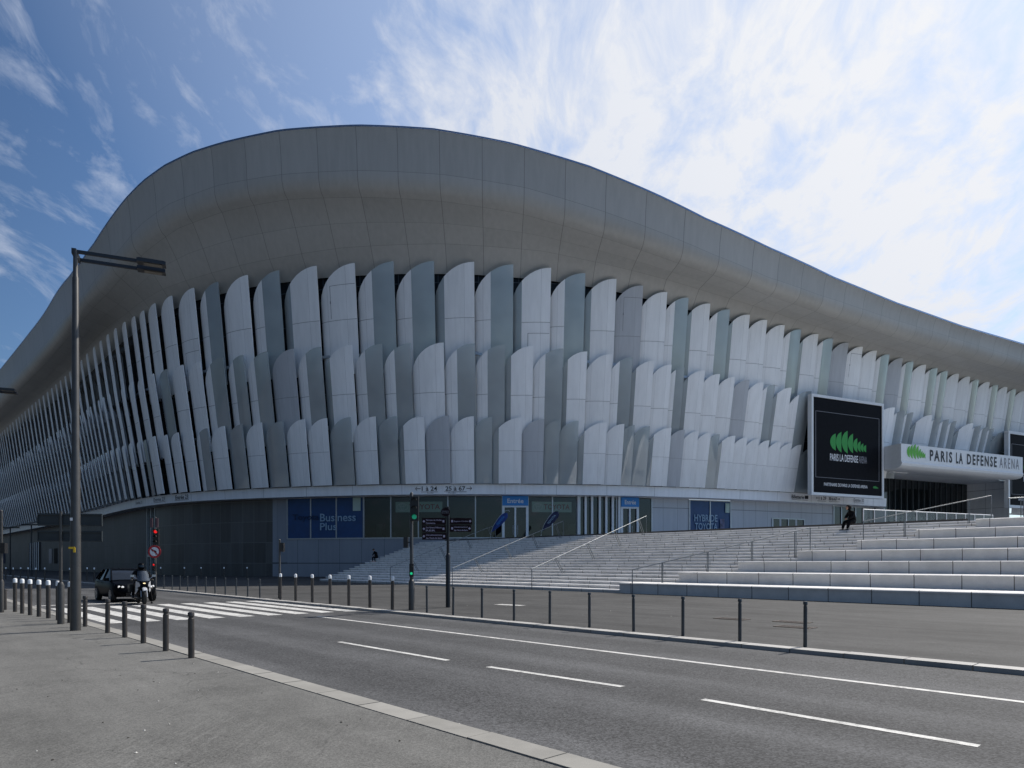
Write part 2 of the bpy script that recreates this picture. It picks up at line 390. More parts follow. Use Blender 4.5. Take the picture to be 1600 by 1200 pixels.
def s_at(px, o=0.):
    Q = DD + NN * o; p = 800 + 1067. * Q[:, 0] / Q[:, 1]
    i = np.where((p[:-1] < px) & (p[1:] >= px))[0]; i = min(i, key=lambda j: Q[j, 1]); f = (px - p[i]) / (p[i + 1] - p[i])
    return float(LL[i] + f * (LL[i + 1] - LL[i]))
def interp(tab, s): a = np.array(tab); return float(np.interp(s, a[:, 0], a[:, 1]))

TOP = [(60,40.3),(227,40.1),(262,40.0),(285,39.6),(294.5,39.25),(300,39.6),(304.2,40.6),(307.5,42.1),(311,43.85),(313.7,45.0),(317,45.95),(320.7,46.5),(324.8,46.7),(331.5,46.8),(339.7,46.2),(347,45.3),(354.4,43.8),(362,41.8),(368.4,39.6),(374,37.6),(381.7,35.6),(390.8,33.8),(402,32.5),(414.8,31.6),(430,31.1),(495,30)]
TA = [(60,36.4),(224,36.3),(262,36.0),(285,35.5),(293.4,35.0),(301,36.0),(305,37.0),(308.9,38.5),(312.8,40.5),(317,41.8),(323.7,42.5),(331.3,42.4),(339.7,41.8),(347.8,40.9),(355.7,39.6),(362.5,37.8),(368.4,36.1),(375,34.2),(382,32.6),(389.2,31.7),(402.5,30.7),(418,29.9),(430,29.2),(495,28)]
TB = [(60,34.2),(245,34.3),(270,34.3),(287,33.9),(295,33.9),(303.9,34.9),(308,36.2),(311.6,37.8),(317,39.5),(323.7,40.2),(331.4,40.3),(339.7,39.6),(347.8,38.7),(355.6,37.4),(363,35.5),(372,33.2),(383,31.1),(392.6,29.9),(404,29.0),(417,28.4),(432.5,27.7),(495,26.5)]
TC = [(60,33.3),(270,33.5),(302,33.4),(311,34.5),(325,35.3),(336,35.7),(347.5,35.5),(358,34.8),(368,33.2),(378,31.6),(390,30.1),(404,29.0),(432,27.4),(495,26)]
H3 = [(60,32),(209,32.1),(236,32.3),(266,32.3),(290,32.1),(300,32.4),(306,33),(316,33.8),(324,34.1),(333,34.1),(342,33.9),(350.6,33.6),(358.9,33.1),(366.2,32.3),(372,31.4),(380.4,30.3),(388.5,29.5),(399.6,28.8),(415,27.9),(430,27.2),(495,24.5)]
H2 = [(60,23.6),(236,23.7),(274,24),(300,24),(308,24.4),(316,24.8),(330,24.9),(347,24.7),(357,24.4),(366,23.8),(373,23.1),(381,22.4),(390,21.9),(408,21.2),(426,20.6),(435,20.3),(495,18.5)]
H1 = [(60,16),(280,16.2),(300,16.35),(320,16.75),(331,16.85),(348,16.7),(362,16.3),(373,15.9),(384,15.4),(393,15.1),(430,14),(495,13)]
ZB0, ZB1 = 8.0, 9.15           # white band, above eye level

AR = (0, 80, 0)
arena = empty('arena', AR, 0, 'huge arena with rows of white scale-like fins under a curved concrete-coloured roof shell', 'arena')
def part(mb, name, mats, parent=arena, **kw): return mb.build(name, mats, parent, shift=AR, **kw)
def strip(mb, s0, s1, z0, z1, o0, o1=None, step=2.0, ul=None, vl=None, back=False):
    o1 = o0 if o1 is None else o1; n = max(1, int(math.ceil((s1 - s0) / step)))
    fz0 = z0 if callable(z0) else (lambda s: z0); fz1 = z1 if callable(z1) else (lambda s: z1)
    for k in range(n):
        a = s0 + (s1 - s0) * k / n; b = s0 + (s1 - s0) * (k + 1) / n
        ua, ub = (a / ul, b / ul) if ul else (.25, .26); va, vb = (fz0(a) / vl, fz1(a) / vl) if vl else (.25, .26)
        mb.face([W(a, o0, fz0(a)), W(b, o0, fz0(b)), W(b, o1, fz1(b)), W(a, o1, fz1(a))], [(ua, va), (ub, va), (ub, vb), (ua, vb)])
def hstrip(mb, s0, s1, z, oa, ob, step=2.0): # level surface between two offsets
    n = max(1, int(math.ceil((s1 - s0) / step)))
    for k in range(n):
        a = s0 + (s1 - s0) * k / n; b = s0 + (s1 - s0) * (k + 1) / n
        mb.face([W(a, oa, z), W(b, oa, z), W(b, ob, z), W(a, ob, z)])
def wbox(mb, s0, s1, z0, z1, o0, o1):
    """box standing on the facade between two stations"""
    A = [W(s, o, z) for z in (z0, z1) for o in (o0, o1) for s in (s0, s1)]
    for q in ((0, 1, 3, 2), (4, 6, 7, 5), (0, 4, 5, 1), (2, 3, 7, 6), (0, 2, 6, 4), (1, 5, 7, 3)): mb.face([A[i] for i in q])

# --- roof shell
JS = [60 + 4.05 * k for k in range(80)]; JS = [s for s in JS if s < 382]
s = JS[-1]
while s < 490: s += 3.3; JS.append(s)
JS = np.array(JS)
def ju(s): return float(np.interp(s, JS, np.arange(len(JS))))
mb = MB(); SS = np.arange(60, 490, 1.0)
rows = []
for s in SS:
    t, a, b, c, w3 = (interp(x, s) for x in (TOP, TA, TB, TC, H3))
    prof = [(8.25, t, 4.0), (8.1, t - .15 * (t - a), 3.85), (7.85, a + .45 * (t - a), 3.4), (7.72, a, 3.0),
            (7.66, a - .30 * (a - b), 2.75), (7.42, a - .62 * (a - b), 2.45), (7.05, a - .86 * (a - b), 2.2), (6.5, b, 2.0),
            (5.0, b + (c - b) * .50, 1.0), (3.7, c, .001), (2.95, c - .42 * (c - (w3 - .9)), -.4), (2.1, w3 - .9, -.98)]
    rows.append([(W(s, o, z), (ju(s), v)) for o, z, v in prof])
np_ = len(rows[0])
for r_ in rows: mb.v += [p for p, _ in r_]
for i in range(len(rows) - 1):
    for k in range(np_ - 1):
        q = (i * np_ + k, i * np_ + k + 1, (i + 1) * np_ + k + 1, (i + 1) * np_ + k)
        mb.f.append(q); mb.mi.append(0)
        mb.uv.append([rows[i][k][1], rows[i][k + 1][1], rows[i + 1][k + 1][1], rows[i + 1][k][1]])
part(mb, 'roof_shell', M['shell'], smooth=True)
# roof covering behind the edge, and metal edge strip with standing seams
mb = MB()
for i in range(0, len(SS) - 1):
    a, b = SS[i], SS[i + 1]; ta, tb = interp(TOP, a), interp(TOP, b)
    mb.face([W(a, 8.25, ta), W(b, 8.25, tb), W(b, 0, tb + .2), W(a, 0, ta + .2)])
    mb.face([W(a, 0, ta + .2), W(b, 0, tb + .2), W(b, -34, tb + .4), W(a, -34, ta + .4)])
roofc = part(mb, 'roof', M['skytint_metal'])
mb = MB()
for i in range(0, len(SS) - 1):
    a, b = SS[i], SS[i + 1]; ta, tb = interp(TOP, a), interp(TOP, b)
    mb.face([W(a, 8.29, ta - .02), W(b, 8.29, tb - .02), W(b, 8.29, tb + .16), W(a, 8.29, ta + .16)])
    mb.face([W(a, 8.29, ta + .16), W(b, 8.29, tb + .16), W(b, 8.0, tb + .16), W(a, 8.0, ta + .16)])
part(mb, 'roof_edge_strip', M['skytint_metal'])
mb = MB()
s = 318.
while s < 364:
    t = interp(TOP, s); p0 = W(s, 7.2, t + .1); p1 = W(s + .8, 7.2, t + .1); p2 = W(s, 7.2, t + .42); q0 = W(s, 6.4, t + .1); q1 = W(s + .8, 6.4, t + .1); q2 = W(s, 6.4, t + .42)
    for f in ((p0, p1, p2), (q1, q0, q2), (p1, q1, q2, p2), (p0, p2, q2, q0)): mb.face(f)
    s += 1.0
part(mb, 'roof_ridge_clips', M['skytint_metal'])

# --- curtain wall behind the fins
S33A, S33B = s_at(1381, 0.), s_at(1574, 0.)
def cz0(s): return 13.2 if S33A - .3 < s < S33B + .3 else ZB1 - .3
mb = MB()
for z0, z1, o0, o1 in ((9.0, 17.0, -.25, .45), (17.0, 25.2, .45, 1.25), (25.2, 34.2, 1.25, 1.95)):
    s = 60.
    while s < 488:
        e = s + 1.5; mid = (s + e) / 2
        top = min(z1, interp(H3, mid) - .5)
        bot = max(z0, 13.2) if (S33A < mid < S33B) else z0
        if bot < top:
            fa = lambda z: o0 + (o1 - o0) * (z - z0) / (z1 - z0)
            mb.face([W(s, fa(bot), bot), W(e, fa(bot), bot), W(e, fa(top), top), W(s, fa(top), top)], [(s / 1.5, bot / 4.0), (e / 1.5, bot / 4.0), (e / 1.5, top / 4.0), (s / 1.5, top / 4.0)])
        s = e
part(mb, 'curtain_wall', M['curtain'])
mb = MB()   # floor slabs / maintenance ledges behind each row of fins
for z, o in ((16.0, .38), (24.1, 1.15)):
    for k in range(143):
        a = 60 + 3 * k; b = a + 3
        if z < 17 and a > S33A - 2: continue
        dz = interp(H1 if z < 17 else H2, a) - (16.8 if z < 17 else 24.9)
        wbox(mb, a, b, z + dz - .16, z + dz + .14, o - .2, o + .75)
part(mb, 'ledge', M['frame'])

# --- fins
R3 = '133.3W 136.3W 139.2W 142.2W 145.1W 148.1W 151.0W 154.0W 156.9W 159.9W 162.8W 165.8W 168.7W 171.7W 174.6W 177.6W 180.5W 183.5W 186.4W 189.4W 192.3W 195.2W 198.2W 202.0W 205.7W 209.7W 213.6W 217.8W 221.4W 224.8W 228.5W 232.4W 236.2W 239.8W 243.3W 247.3W 251.1W 255.0W 258.6W 262.3W 266.2W 270.1W 274.6W 279.4W 284.0W 288.6W 292.2W 295.5W 298.6W 301.5W 303.9W 306.2W 309.1W 312.4W 316.1W 319.8g 324.1W 328.3g 333.0l 337.5W 341.9g 346.3g 350.6l 354.8g 358.9l 362.7g 366.2l 369.3D 372.2W 374.9g 377.7l 380.4g 383.2l 385.8W 388.5W 391.2g 394.1l 396.8g 399.6D 402.3W 405.0W 407.6g 410.3D 412.7g 415.3W 417.9g 420.3g 422.8W 425.4W 427.7g 430.2W 432.5g 434.8W 437.1g 439.4W 441.8W 444.2g 446.6W 449g 451.4W 453.8W'
R2 = '133.0W 135.7W 138.4W 141.1W 143.8W 146.5W 149.2W 151.9W 154.6W 157.3W 160.0W 162.7W 165.4W 168.1W 170.8W 173.5W 176.2W 178.9W 181.6W 184.3W 187.0W 189.7W 192.4W 195.1W 197.8W 200.5W 203.2W 205.9W 208.6W 211.3W 214.0W 216.7W 219.4W 222.1W 224.8W 227.5W 230.2W 232.9W 235.6W 238.3W 241.0W 243.7W 246.4W 249.1W 251.8W 254.5W 257.2W 259.9W 262.6W 265.3W 268.0W 270.7W 273.4W 276.1W 278.8W 281.5W 284.2W 286.9W 289.6W 292.3W 295.0W 297.7W 300.4W 303.1W 305.8W 308.4W 311.1G 314.0W 316.7W 320.4g 323.2g 326.6g 330.0D 333.4g 337.1l 340.5g 343.7g 347.3W 350.7g 353.9g 357.0l 360.3g 363.0l 365.8W 368.2g 370.7l 372.9W 374.6g 377.1l 379.2W 381.3W 383.4D 385.5W 387.3g 389.8l 393.0g 396.7W 400.9W 404.5W 408.5W 411.1g 413.0g 416.6l 418.9g 420.9g 422.7g 426.1l 428.4g 430.3g 431.9g 434.9G'
R1 = '134.6W 137.2W 139.8W 142.4W 145.0W 147.6W 150.2W 152.8W 155.4W 158.0W 160.6W 163.2W 165.8W 168.4W 171.0W 173.6W 176.2W 178.8W 181.4W 184.0W 186.6W 189.2W 191.8W 194.4W 197.0W 199.6W 202.2W 204.8W 207.4W 210.0W 212.6W 215.2W 217.8W 220.4W 223.0W 225.6W 228.2W 230.8W 233.4W 236.0W 238.6W 241.2W 243.8W 246.4W 249.0W 251.6W 254.2W 256.8W 259.4W 262.0W 264.6W 267.2W 269.8W 272.4W 275.0W 277.6W 280.2W 282.8W 285.4W 288.0W 290.6W 293.2W 295.8W 298.4W 301.0W 302.9W 304.7G 307.8W 309.8W 312.1W 314.6W 317.0g 319.8W 322.4G 325.2W 328.1G 330.9W 333.7W 336.6G 339.5W 341.9G 345.0l 347.8D 350.5W 352.5G 355.8l 358.3D 360.1G 362.2G 365.4l 367.5W 368.8G 370.6G 373.2l 375.0D 376.8W 378.5W 379.8G 381.9l 383.7W 385.5W 387.1W 388.9W 390.7W 392.4W 394.9G'
fins = []
BB0, BB1, BB2 = s_at(1278, 1.5), s_at(1378, 1.5), s_at(1590, 2.)
for row, (txt, Ht, zlo, ob, ot) in enumerate(((R1, H1, lambda s: ZB1 + .02, .45, 1.68), (R2, H2, lambda s: interp(H1, s) - 2.7, .62, 2.38), (R3, H3, lambda s: interp(H2, s) - 2.9, 1.05, 2.52))):
    L = [(float(x[:-1]), x[-1]) for x in txt.split()]
    for i in range(1, len(L)):
        s1, k = L[i]; s0 = L[i - 1][0] + (.50 - .65 * min(1, max(0, (s1 - 284) / 28.)))
        zb = zlo(s1)
        if row == 1 and s1 > S33A + .5: zb = 13.0
        if row < 2 and (BB0 < s1 < BB1 or s1 > BB2): continue
        fins.append(dict(row=row, s0=s0, s1=s1, kind=k, zt=interp(Ht, s1), zb=zb, ob=ob, ot=ot, idx=i))
def fin_pt(f, x, v, off=0.):
    """x 0 root .. 1 free edge, v 0 foot .. 1 top"""
    wd = f['s1'] - f['s0']; bul = math.sqrt(max(0, 1 - (1 - x) ** 2)); kf = min(1, max(0, (f['s1'] - 284) / 34.)); dep = min(1.5 - .60 * kf, (.58 - .36 * kf) * wd)
    drop = .98 * wd * (1 - bul)
    zt = f['zt'] - drop; z = zt if v >= 1 else min(zt - .01, f['zb'] + (f['zt'] - f['zb']) * v)
    hh = (z - f['zb']) / (f['zt'] - f['zb'])
    return W(f['s0'] + wd * x, f['ob'] + (f['ot'] - f['ob']) * hh + dep * bul + off, z)
XS = [0, .015, .06, .13, .22, .33, .46, .60, .74, .88, 1.0]
def fin_geo(mb, f, x0, x1, mi):
    xs = [x0] + [x for x in XS if x0 + .01 < x < x1 - .01] + [x1]; th = .13; vs = (0, .3, .5, .6, 1)
    mb.cur = mi; base = len(mb.v)
    for off in (0., -th):
        for x in xs:
            for v in vs: mb.v.append(fin_pt(f, x, v, off))
    nx, nv = len(xs), len(vs)
    def vid(l, i, j): return base + (l * nx + i) * nv + j
    def add(q, uv): mb.f.append(q); mb.mi.append(mb.cur); mb.uv.append(uv)
    def U(i, j): return (xs[i] * .5 + .25 if False else xs[i], vs[j] * .999 + .0005)
    def uvf(i, j):   # seam falls at mid height and half width
        z = fin_pt(f, xs[i], vs[j])[2] - EYE; return (xs[i] * .98 + .26, .01 + .98 * (z - f['zb']) / (f['zt'] - f['zb']))
    for i in range(nx - 1):
        for j in range(nv - 1):
            add((vid(0, i, j), vid(0, i + 1, j), vid(0, i + 1, j + 1), vid(0, i, j + 1)), [uvf(i, j), uvf(i + 1, j), uvf(i + 1, j + 1), uvf(i, j + 1)])
            add((vid(1, i, j), vid(1, i, j + 1), vid(1, i + 1, j + 1), vid(1, i + 1, j)), [(.3, .3)] * 4)
        add((vid(0, i, nv - 1), vid(0, i + 1, nv - 1), vid(1, i + 1, nv - 1), vid(1, i, nv - 1)), [(.3, .3)] * 4)
        add((vid(0, i, 0), vid(1, i, 0), vid(1, i + 1, 0), vid(0, i + 1, 0)), [(.3, .3)] * 4)
    for j in range(nv - 1):
        add((vid(0, nx - 1, j), vid(1, nx - 1, j), vid(1, nx - 1, j + 1), vid(0, nx - 1, j + 1)), [(.3, .3)] * 4)
        add((vid(0, 0, j), vid(0, 0, j + 1), vid(1, 0, j + 1), vid(1, 0, j)), [(.3, .3)] * 4)
    mb.cur = 0
SPL = {'W': [(0, 1, 'w')], 'D': [(0, 1, 'd')], 'G': [(0, 1, 'g')], 'g': [(0, .44, 'w'), (.44, 1, 'g')], 'l': [(0, .26, 'g'), (.26, 1, 'w')]}
MI = {'w': 0, 'd': 1, 'g': 2}; FM = [M['fin'], M['fin_grey'], M['fin_glass']]
def size(f):
    p = W(f['s1'], 1, 0); q = W(f['s0'], 1, 0); a = p[0] / p[1] - q[0] / q[1]; d = p[1]
    if abs(p[0] / p[1]) > .78: return 0
    return abs(a) * (f['zt'] - f['zb']) / d
big = sorted(fins, key=size, reverse=True)[:100]; bigset = {id(f) for f in big}
HATCH = {('3', 380.5): 0}
field = MB(); hatches = [(2, 316.1, .30, .02, .38), (2, 337.5, .32, .52, .82), (2, 358.9, .42, .03, .40), (2, 369.3, .35, .55, .88), (2, 388.5, .30, .05, .30), (2, 402.3, .35, .6, .9), (0, 345.0, .22, .52, .985)]
for f in fins:
    if id(f) in bigset:
        segs = SPL[f['kind']]; white = [s for s in segs if s[2] != 'g']; gl = [s for s in segs if s[2] == 'g']
        mb = MB()
        if white:
            for a, b, k in white: fin_geo(mb, f, a, b, 0)
            o = part(mb, 'facade_fin', M['fin_grey'] if white[0][2] == 'd' else M['fin'], auto=R(40))
            if f['kind'] == 'D': o['label'] = 'grey facade fin'
            for a, b, k in gl:
                g = MB(); fin_geo(g, f, a, b, 0); part(g, 'glass_panel', M['fin_glass'], o, auto=R(40)).location = (0, 0, 0)
                bpy.data.objects[-1] if False else None
            for (row, s1, hx, v0, v1) in hatches:
                if f['row'] == row and abs(f['s1'] - s1) < .2:
                    h = MB(); w = .012
                    for (xa, xb, va, vb) in ((hx, hx + w, v0, v1), (hx, .985, v1 - .004, v1), (hx - .012, hx + .018, (v0 + v1) / 2 - .012, (v0 + v1) / 2 + .012)):
                        xs = np.linspace(xa, xb, 6 if xb - xa > .1 else 2)
                        for i in range(len(xs) - 1):
                            h.face([fin_pt(f, xs[i], va, .012), fin_pt(f, xs[i + 1], va, .012), fin_pt(f, xs[i + 1], vb, .012), fin_pt(f, xs[i], vb, .012)])
                    h.build('hatch', M['greytext'], o, shift=AR)
        else:
            for a, b, k in gl: fin_geo(mb, f, a, b, 0)
            o = part(mb, 'facade_fin', M['fin_glass'], auto=R(40)); o['label'] = 'clear glass facade fin'
        if gl:   # vertical support rod behind the glass
            r_ = MB(); x = .80; r_.tube([fin_pt(f, x, .03, -.5), fin_pt(f, x, .93, -.5)], .045, 6)
            for v in (.15, .35, .55, .75, .92): r_.tube([fin_pt(f, x, v, -.5), fin_pt(f, x, v, -.12)], .03, 5)
            r_.build('support_rod', M['frame'], o, shift=AR)
    else:
        for a, b, k in SPL[f['kind']]: fin_geo(field, f, a, b, MI[k])
o = part(field, 'facade_fin_field', FM, auto=R(40)); o['kind'] = 'stuff'

# --- white band under the fins
for a, b in ((60, S33A), (S33B + .4, 488)):
    mb = MB(); strip(mb, a, b, ZB0, ZB1, .35, .42, ul=6.0)
    hstrip(mb, a, b, ZB1, .42, -.6); hstrip(mb, a, b, ZB0, -1.6, .35)
    if a < 100: wbox(mb, S33A - .05, S33A, ZB0, ZB1, -1.6, .36)
    part(mb, 'fascia_band', M['band'])
def wall_text(body, px0, px1, zc, h, o, mat, parent=arena, name='lettering', italic=0):
    mb = MB(); s0, s1 = s_at(px0, o), s_at(px1, o)
    put_text(mb, body, W(s0, o, zc - h / 2), Vector(W(s1, o, 0)) - Vector(W(s0, o, 0)) if False else (Vector(W(s1, o, 0)) - Vector(W(s0, o, 0))).normalized(), (0, 0, 1), w=(Vector(W(s1, o, 0)) - Vector(W(s0, o, 0))).length, h=h, slant=italic)
    return part(mb, name, mat, parent)
def arrow(mb, c, d, up, L, h, sgn):
    c = Vector(c); d = Vector(d).normalized(); t = .07
    mb.face([c - d * L / 2 - up * t / 2, c + d * L / 2 - up * t / 2, c + d * L / 2 + up * t / 2, c - d * L / 2 + up * t / 2])
    tip = c + d * (L / 2) * sgn
    for q in (1, -1):
        e = tip - d * sgn * h * .5 + up * q * h * .5
        mb.face([tip - up * t / 2, tip + up * t / 2, e + up * t / 2, e - up * t / 2])
zt = 8.66; ob_ = .425
wall_text('1 à 24', 659, 683, zt, .52, ob_, M['black']); wall_text('25 à 67', 696, 727, zt, .52, ob_, M['black'])
mb = MB()
for px, sg in ((653, -1), (733, 1)): arrow(mb, W(s_at(px, ob_), ob_, zt), WT(s_at(px, ob_)), Vector((0, 0, 1)), .62, .42, sg)
for a, b in ((658, 684), (694, 729), (240, 258), (273, 295), (1237, 1263), (1277, 1291), (1295, 1312), (1334, 1350)):
    strip(mb, s_at(a, ob_), s_at(b, ob_), zt - .40, zt - .36, ob_)
part(mb, 'arrow_marks', M['black'])
wall_text('Accès', 667, 677, zt - .50, .13, ob_, M['greytext']); wall_text('Accès', 700, 712, zt - .50, .13, ob_, M['greytext'])
wall_text('Entrée 23', 274, 294, zt, .55, ob_, M['black']); wall_text('Entrée 23', 240, 257, zt, .5, ob_, M['greytext']); wall_text('Entrée 21', 212, 222, zt - .03, .4, ob_, M['greytext'])
wall_text('Billetterie', 1237, 1256, zt, .50, ob_, M['black']); wall_text('1 à 29', 1279.5, 1291, zt, .46, ob_, M['black']); wall_text('30 à 67', 1295, 1308, zt, .46, ob_, M['black']); wall_text('Entrée 32', 1334, 1350, zt, .46, ob_, M['greytext'])
mb = MB(); strip(mb, s_at(1257.5, ob_), s_at(1263, ob_), zt - .22, zt + .22, ob_)
for px, sg in ((1277, -1), (1310.5, 1)): arrow(mb, W(s_at(px, ob_), ob_, zt), WT(s_at(px, ob_)), Vector((0, 0, 1)), .4, .3, sg)
part(mb, 'ticket_symbol', M['black'])

# --- ground floor, set back under the band
GO = -1.3; ZG = -EYE - .4; ZP = 4.095 - EYE      # recess, ground, plaza level
def seg(name, px0, px1, z0, z1, mat, o=GO, ul=3.0, vl=2.0, s0=None, s1=None):
    mb = MB(); strip(mb, s0 if s0 is not None else s_at(px0, o), s1 if s1 is not None else s_at(px1, o), z0, z1, o, ul=ul, vl=vl, step=1.5); return part(mb, name, mat)
seg('cladding_wall', 0, 230, ZG, ZB0, M['cladding'], s0=60., ul=2.4, vl=2.9)
seg('cladding_wall', 242, 426, ZG, ZB0, M['mesh'], ul=1.9, vl=2.6)
mb = MB()   # narrow glazed slot with a service door between the two claddings
strip(mb, s_at(230, GO), s_at(242, GO), ZG, ZB0, GO - .25); ws = part(mb, 'window', M['darkglass'])
mb = MB()
sa, sb = s_at(230, GO), s_at(242, GO)
for a in (sa, (sa + sb) / 2, sb): wbox(mb, a - .09, a + .09, ZG, ZB0, GO - .24, GO + .06)
wbox(mb, sa, sb, .9, 1.25, GO - .2, GO + .05); mb.build('frame', M['frame'], ws, shift=AR)
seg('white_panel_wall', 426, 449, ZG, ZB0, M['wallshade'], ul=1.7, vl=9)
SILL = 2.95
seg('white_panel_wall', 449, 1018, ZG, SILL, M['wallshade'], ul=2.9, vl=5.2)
seg('white_panel_wall', 1018, 1077, SILL - 1.2, ZB0, M['wallpanel'], ul=2.0, vl=3.4)
seg('white_panel_wall', 1018, 1400, ZG, SILL - 1.2, M['wallpanel'], ul=2.0, vl=3.4)
seg('white_panel_wall', 1141, 1302, SILL - 1.2, ZB0, M['wallpanel'], ul=2.0, vl=3.4)
def window(px0, px1, z0, z1, mulls, glass, o=GO, fo=.0, fw=.07, name='window', bars=()):
    mb = MB(); sa, sb = s_at(px0, o), s_at(px1, o); strip(mb, sa, sb, z0, z1, o + fo, step=1.0); w = part(mb, name, glass)
    mb = MB()
    for px in [px0] + list(mulls) + [px1]:
        s = s_at(px, o); wbox(mb, s - fw, s + fw, z0, z1, o + fo + .01, o + fo + .12)
    for z in [z0, z1] + list(bars): strip(mb, sa, sb, z - fw, z + fw, o + fo + .10)
    mb.build('frame', M['frame'], w, shift=AR); return w
# blue-filmed shop windows on the left
w = window(449.5, 568.5, SILL + .05, ZB0, (486, 526), M['bluead']); w['label'] = 'blue filmed shop window'
for body, a, b, z, h, m in (('Toyota', 457, 498, 5.55, .95, M['adtextdark']), ('Business', 500, 556, 5.55, .95, M['adtext']), ('Plus', 500, 526, 4.45, .9, M['adtext'])):
    wall_text(body, a, b, z, h, GO + .14, m, w)
mb = MB(); strip(mb, s_at(552, GO), s_at(564, GO), 6.3, 7.9, GO + .13); mb.build('notice', M['signpanel'], w, shift=AR)
# shop front
def shop(px0, px1, mulls, z0=SILL + .05):
    return window(px0, px1, z0, ZB0, mulls, M['storeglass'])
shop(569, 785, (611, 654, 700, 743)); shop(825, 901, (863,)); shop(997, 1018, ())
w = shop(901, 969, (906, 914, 924, 936, 946, 956, 963), z0=ZP)
mb = MB()
for px in (903, 914, 924, 936, 946, 956, 966):
    s = s_at(px, GO); wbox(mb, s - .13, s + .13, ZP, ZB0, GO + .12, GO + .4)
mb.build('fin_post', M['white'], w, shift=AR)
def entrance(px0, px1):
    sa, sb = s_at(px0, GO), s_at(px1, GO); sm = (sa + sb) / 2
    mb = MB(); strip(mb, sa, sb, ZP, 6.75, GO - .05); d = part(mb, 'door', M['darkglass'])
    mb = MB()
    for s, w_ in ((sa + .12, .14), (sm, .10), (sb - .12, .14)): wbox(mb, s - w_, s + w_, ZP, 6.75, GO - .02, GO + .2)
    wbox(mb, sa, sb, 6.6, 6.8, GO, GO + .25); mb.build('frame', M['white'], d, shift=AR)
    mb = MB()
    for s in (sm - .28, sm + .28): mb.tube([W(s, GO + .28, 3.3), W(s, GO + .28, 4.5)], .03, 6)
    mb.build('handle', M['frame'], d, shift=AR)
    mb = MB(); wbox(mb, sa, sb, 6.82, ZB0 - .05, GO, GO + .3); q = part(mb, 'entrance_sign', M['bluelite'])
    mb = MB(); T = WT(sm); wd = (sb - sa) * .62
    put_text(mb, 'Entrée', W(sm - wd / 2, GO + .32, 7.1), T, (0, 0, 1), w=wd, h=.52); mb.build('lettering', M['whitetext'], q, shift=AR)
entrance(785, 825); entrance(969.5, 997)
# inside the shop
mb = MB(); strip(mb, s_at(560, GO - 5), s_at(1030, GO - 5), SILL - 1, ZB0, GO - 5); hstrip(mb, s_at(560, GO - 5), s_at(1030, GO - 5), ZP - .01, GO - 5, GO - .4); hstrip(mb, s_at(560, GO - 5), s_at(1030, GO - 5), ZB0 - .02, GO - 5, GO - .1)
part(mb, 'shop_interior', M['interior'])
mb = MB(); rr = random.Random(3)
for k in range(26):
    s = s_at(570 + rr.random() * 440, GO - 3.5); z = ZP + rr.random() * .6; wbox(mb, s, s + .3 + rr.random() * 1.6, ZP, z + .7 + rr.random() * 1.3, GO - 4.4, GO - 3.4)
part(mb, 'display_furniture', simple('muted_display', (.03, .038, .032), .7, var=.5, scale=.5))
for px0, px1 in ((618, 691), (831, 893)):
    so = GO - .35; sa, sb = s_at(px0, so), s_at(px1, so); mb = MB(); wbox(mb, sa, sb, 6.1, 7.35, so - .1, so); q = part(mb, 'hanging_shop_sign', M['signpanel'])
    T = WT((sa + sb) / 2); wd = sb - sa
    mb = MB(); put_text(mb, 'TOYOTA', W(sa + wd * .30, so + .03, 6.42), T, (0, 0, 1), w=wd * .64, h=.62); mb.build('lettering', M['red'], q, shift=AR)
    mb = MB(); cc = Vector(W(sa + wd * .15, so + .03, 6.73))
    def ell(a, b, dx=0, dz=0, t=.05):
        for k in range(24):
            t0, t1 = 2 * math.pi * k / 24, 2 * math.pi * (k + 1) / 24
            P = lambda t_, q_: cc + T * (dx + (a + q_) * math.cos(t_)) + Vector((0, 0, dz + (b + q_) * math.sin(t_)))
            mb.face([P(t0, 0), P(t1, 0), P(t1, -t), P(t0, -t)])
    ell(wd * .12, .45); ell(wd * .075, .17, 0, .2); ell(wd * .035, .40, 0, 0)
    mb.build('emblem', M['whitetext'], q, shift=AR)
# blue poster window and ticket window on the right
w = window(1077, 1141, SILL - 1.0, ZB0 - .15, (1109,), M['bluead']); w['label'] = 'blue filmed poster window'
wall_text('HYBRIDE', 1085, 1121, 5.65, .85, GO + .14, M['adtext'], w); wall_text('TOYOTA', 1086, 1121, 4.6, .85, GO + .14, M['adtext'], w)
mb = MB(); strip(mb, s_at(1124, GO), s_at(1131, GO), 4.4, 5.6, GO + .13); mb.build('picture', simple('muted_picture', (.12, .12, .2), .6, var=.6, scale=2), w, shift=AR)
mb = MB(); strip(mb, s_at(1132.5, GO), s_at(1139, GO), 6.4, 7.6, GO + .13); mb.build('notice', M['signpanel'], w, shift=AR)
window(1206, 1256, 4.55, 5.9, (1231,), M['darkglass'])
w = window(1302, 1381, SILL - 1.2, ZB0 - .1, (1314, 1336, 1348, 1360, 1372), M['darkglass'], fw=.08)

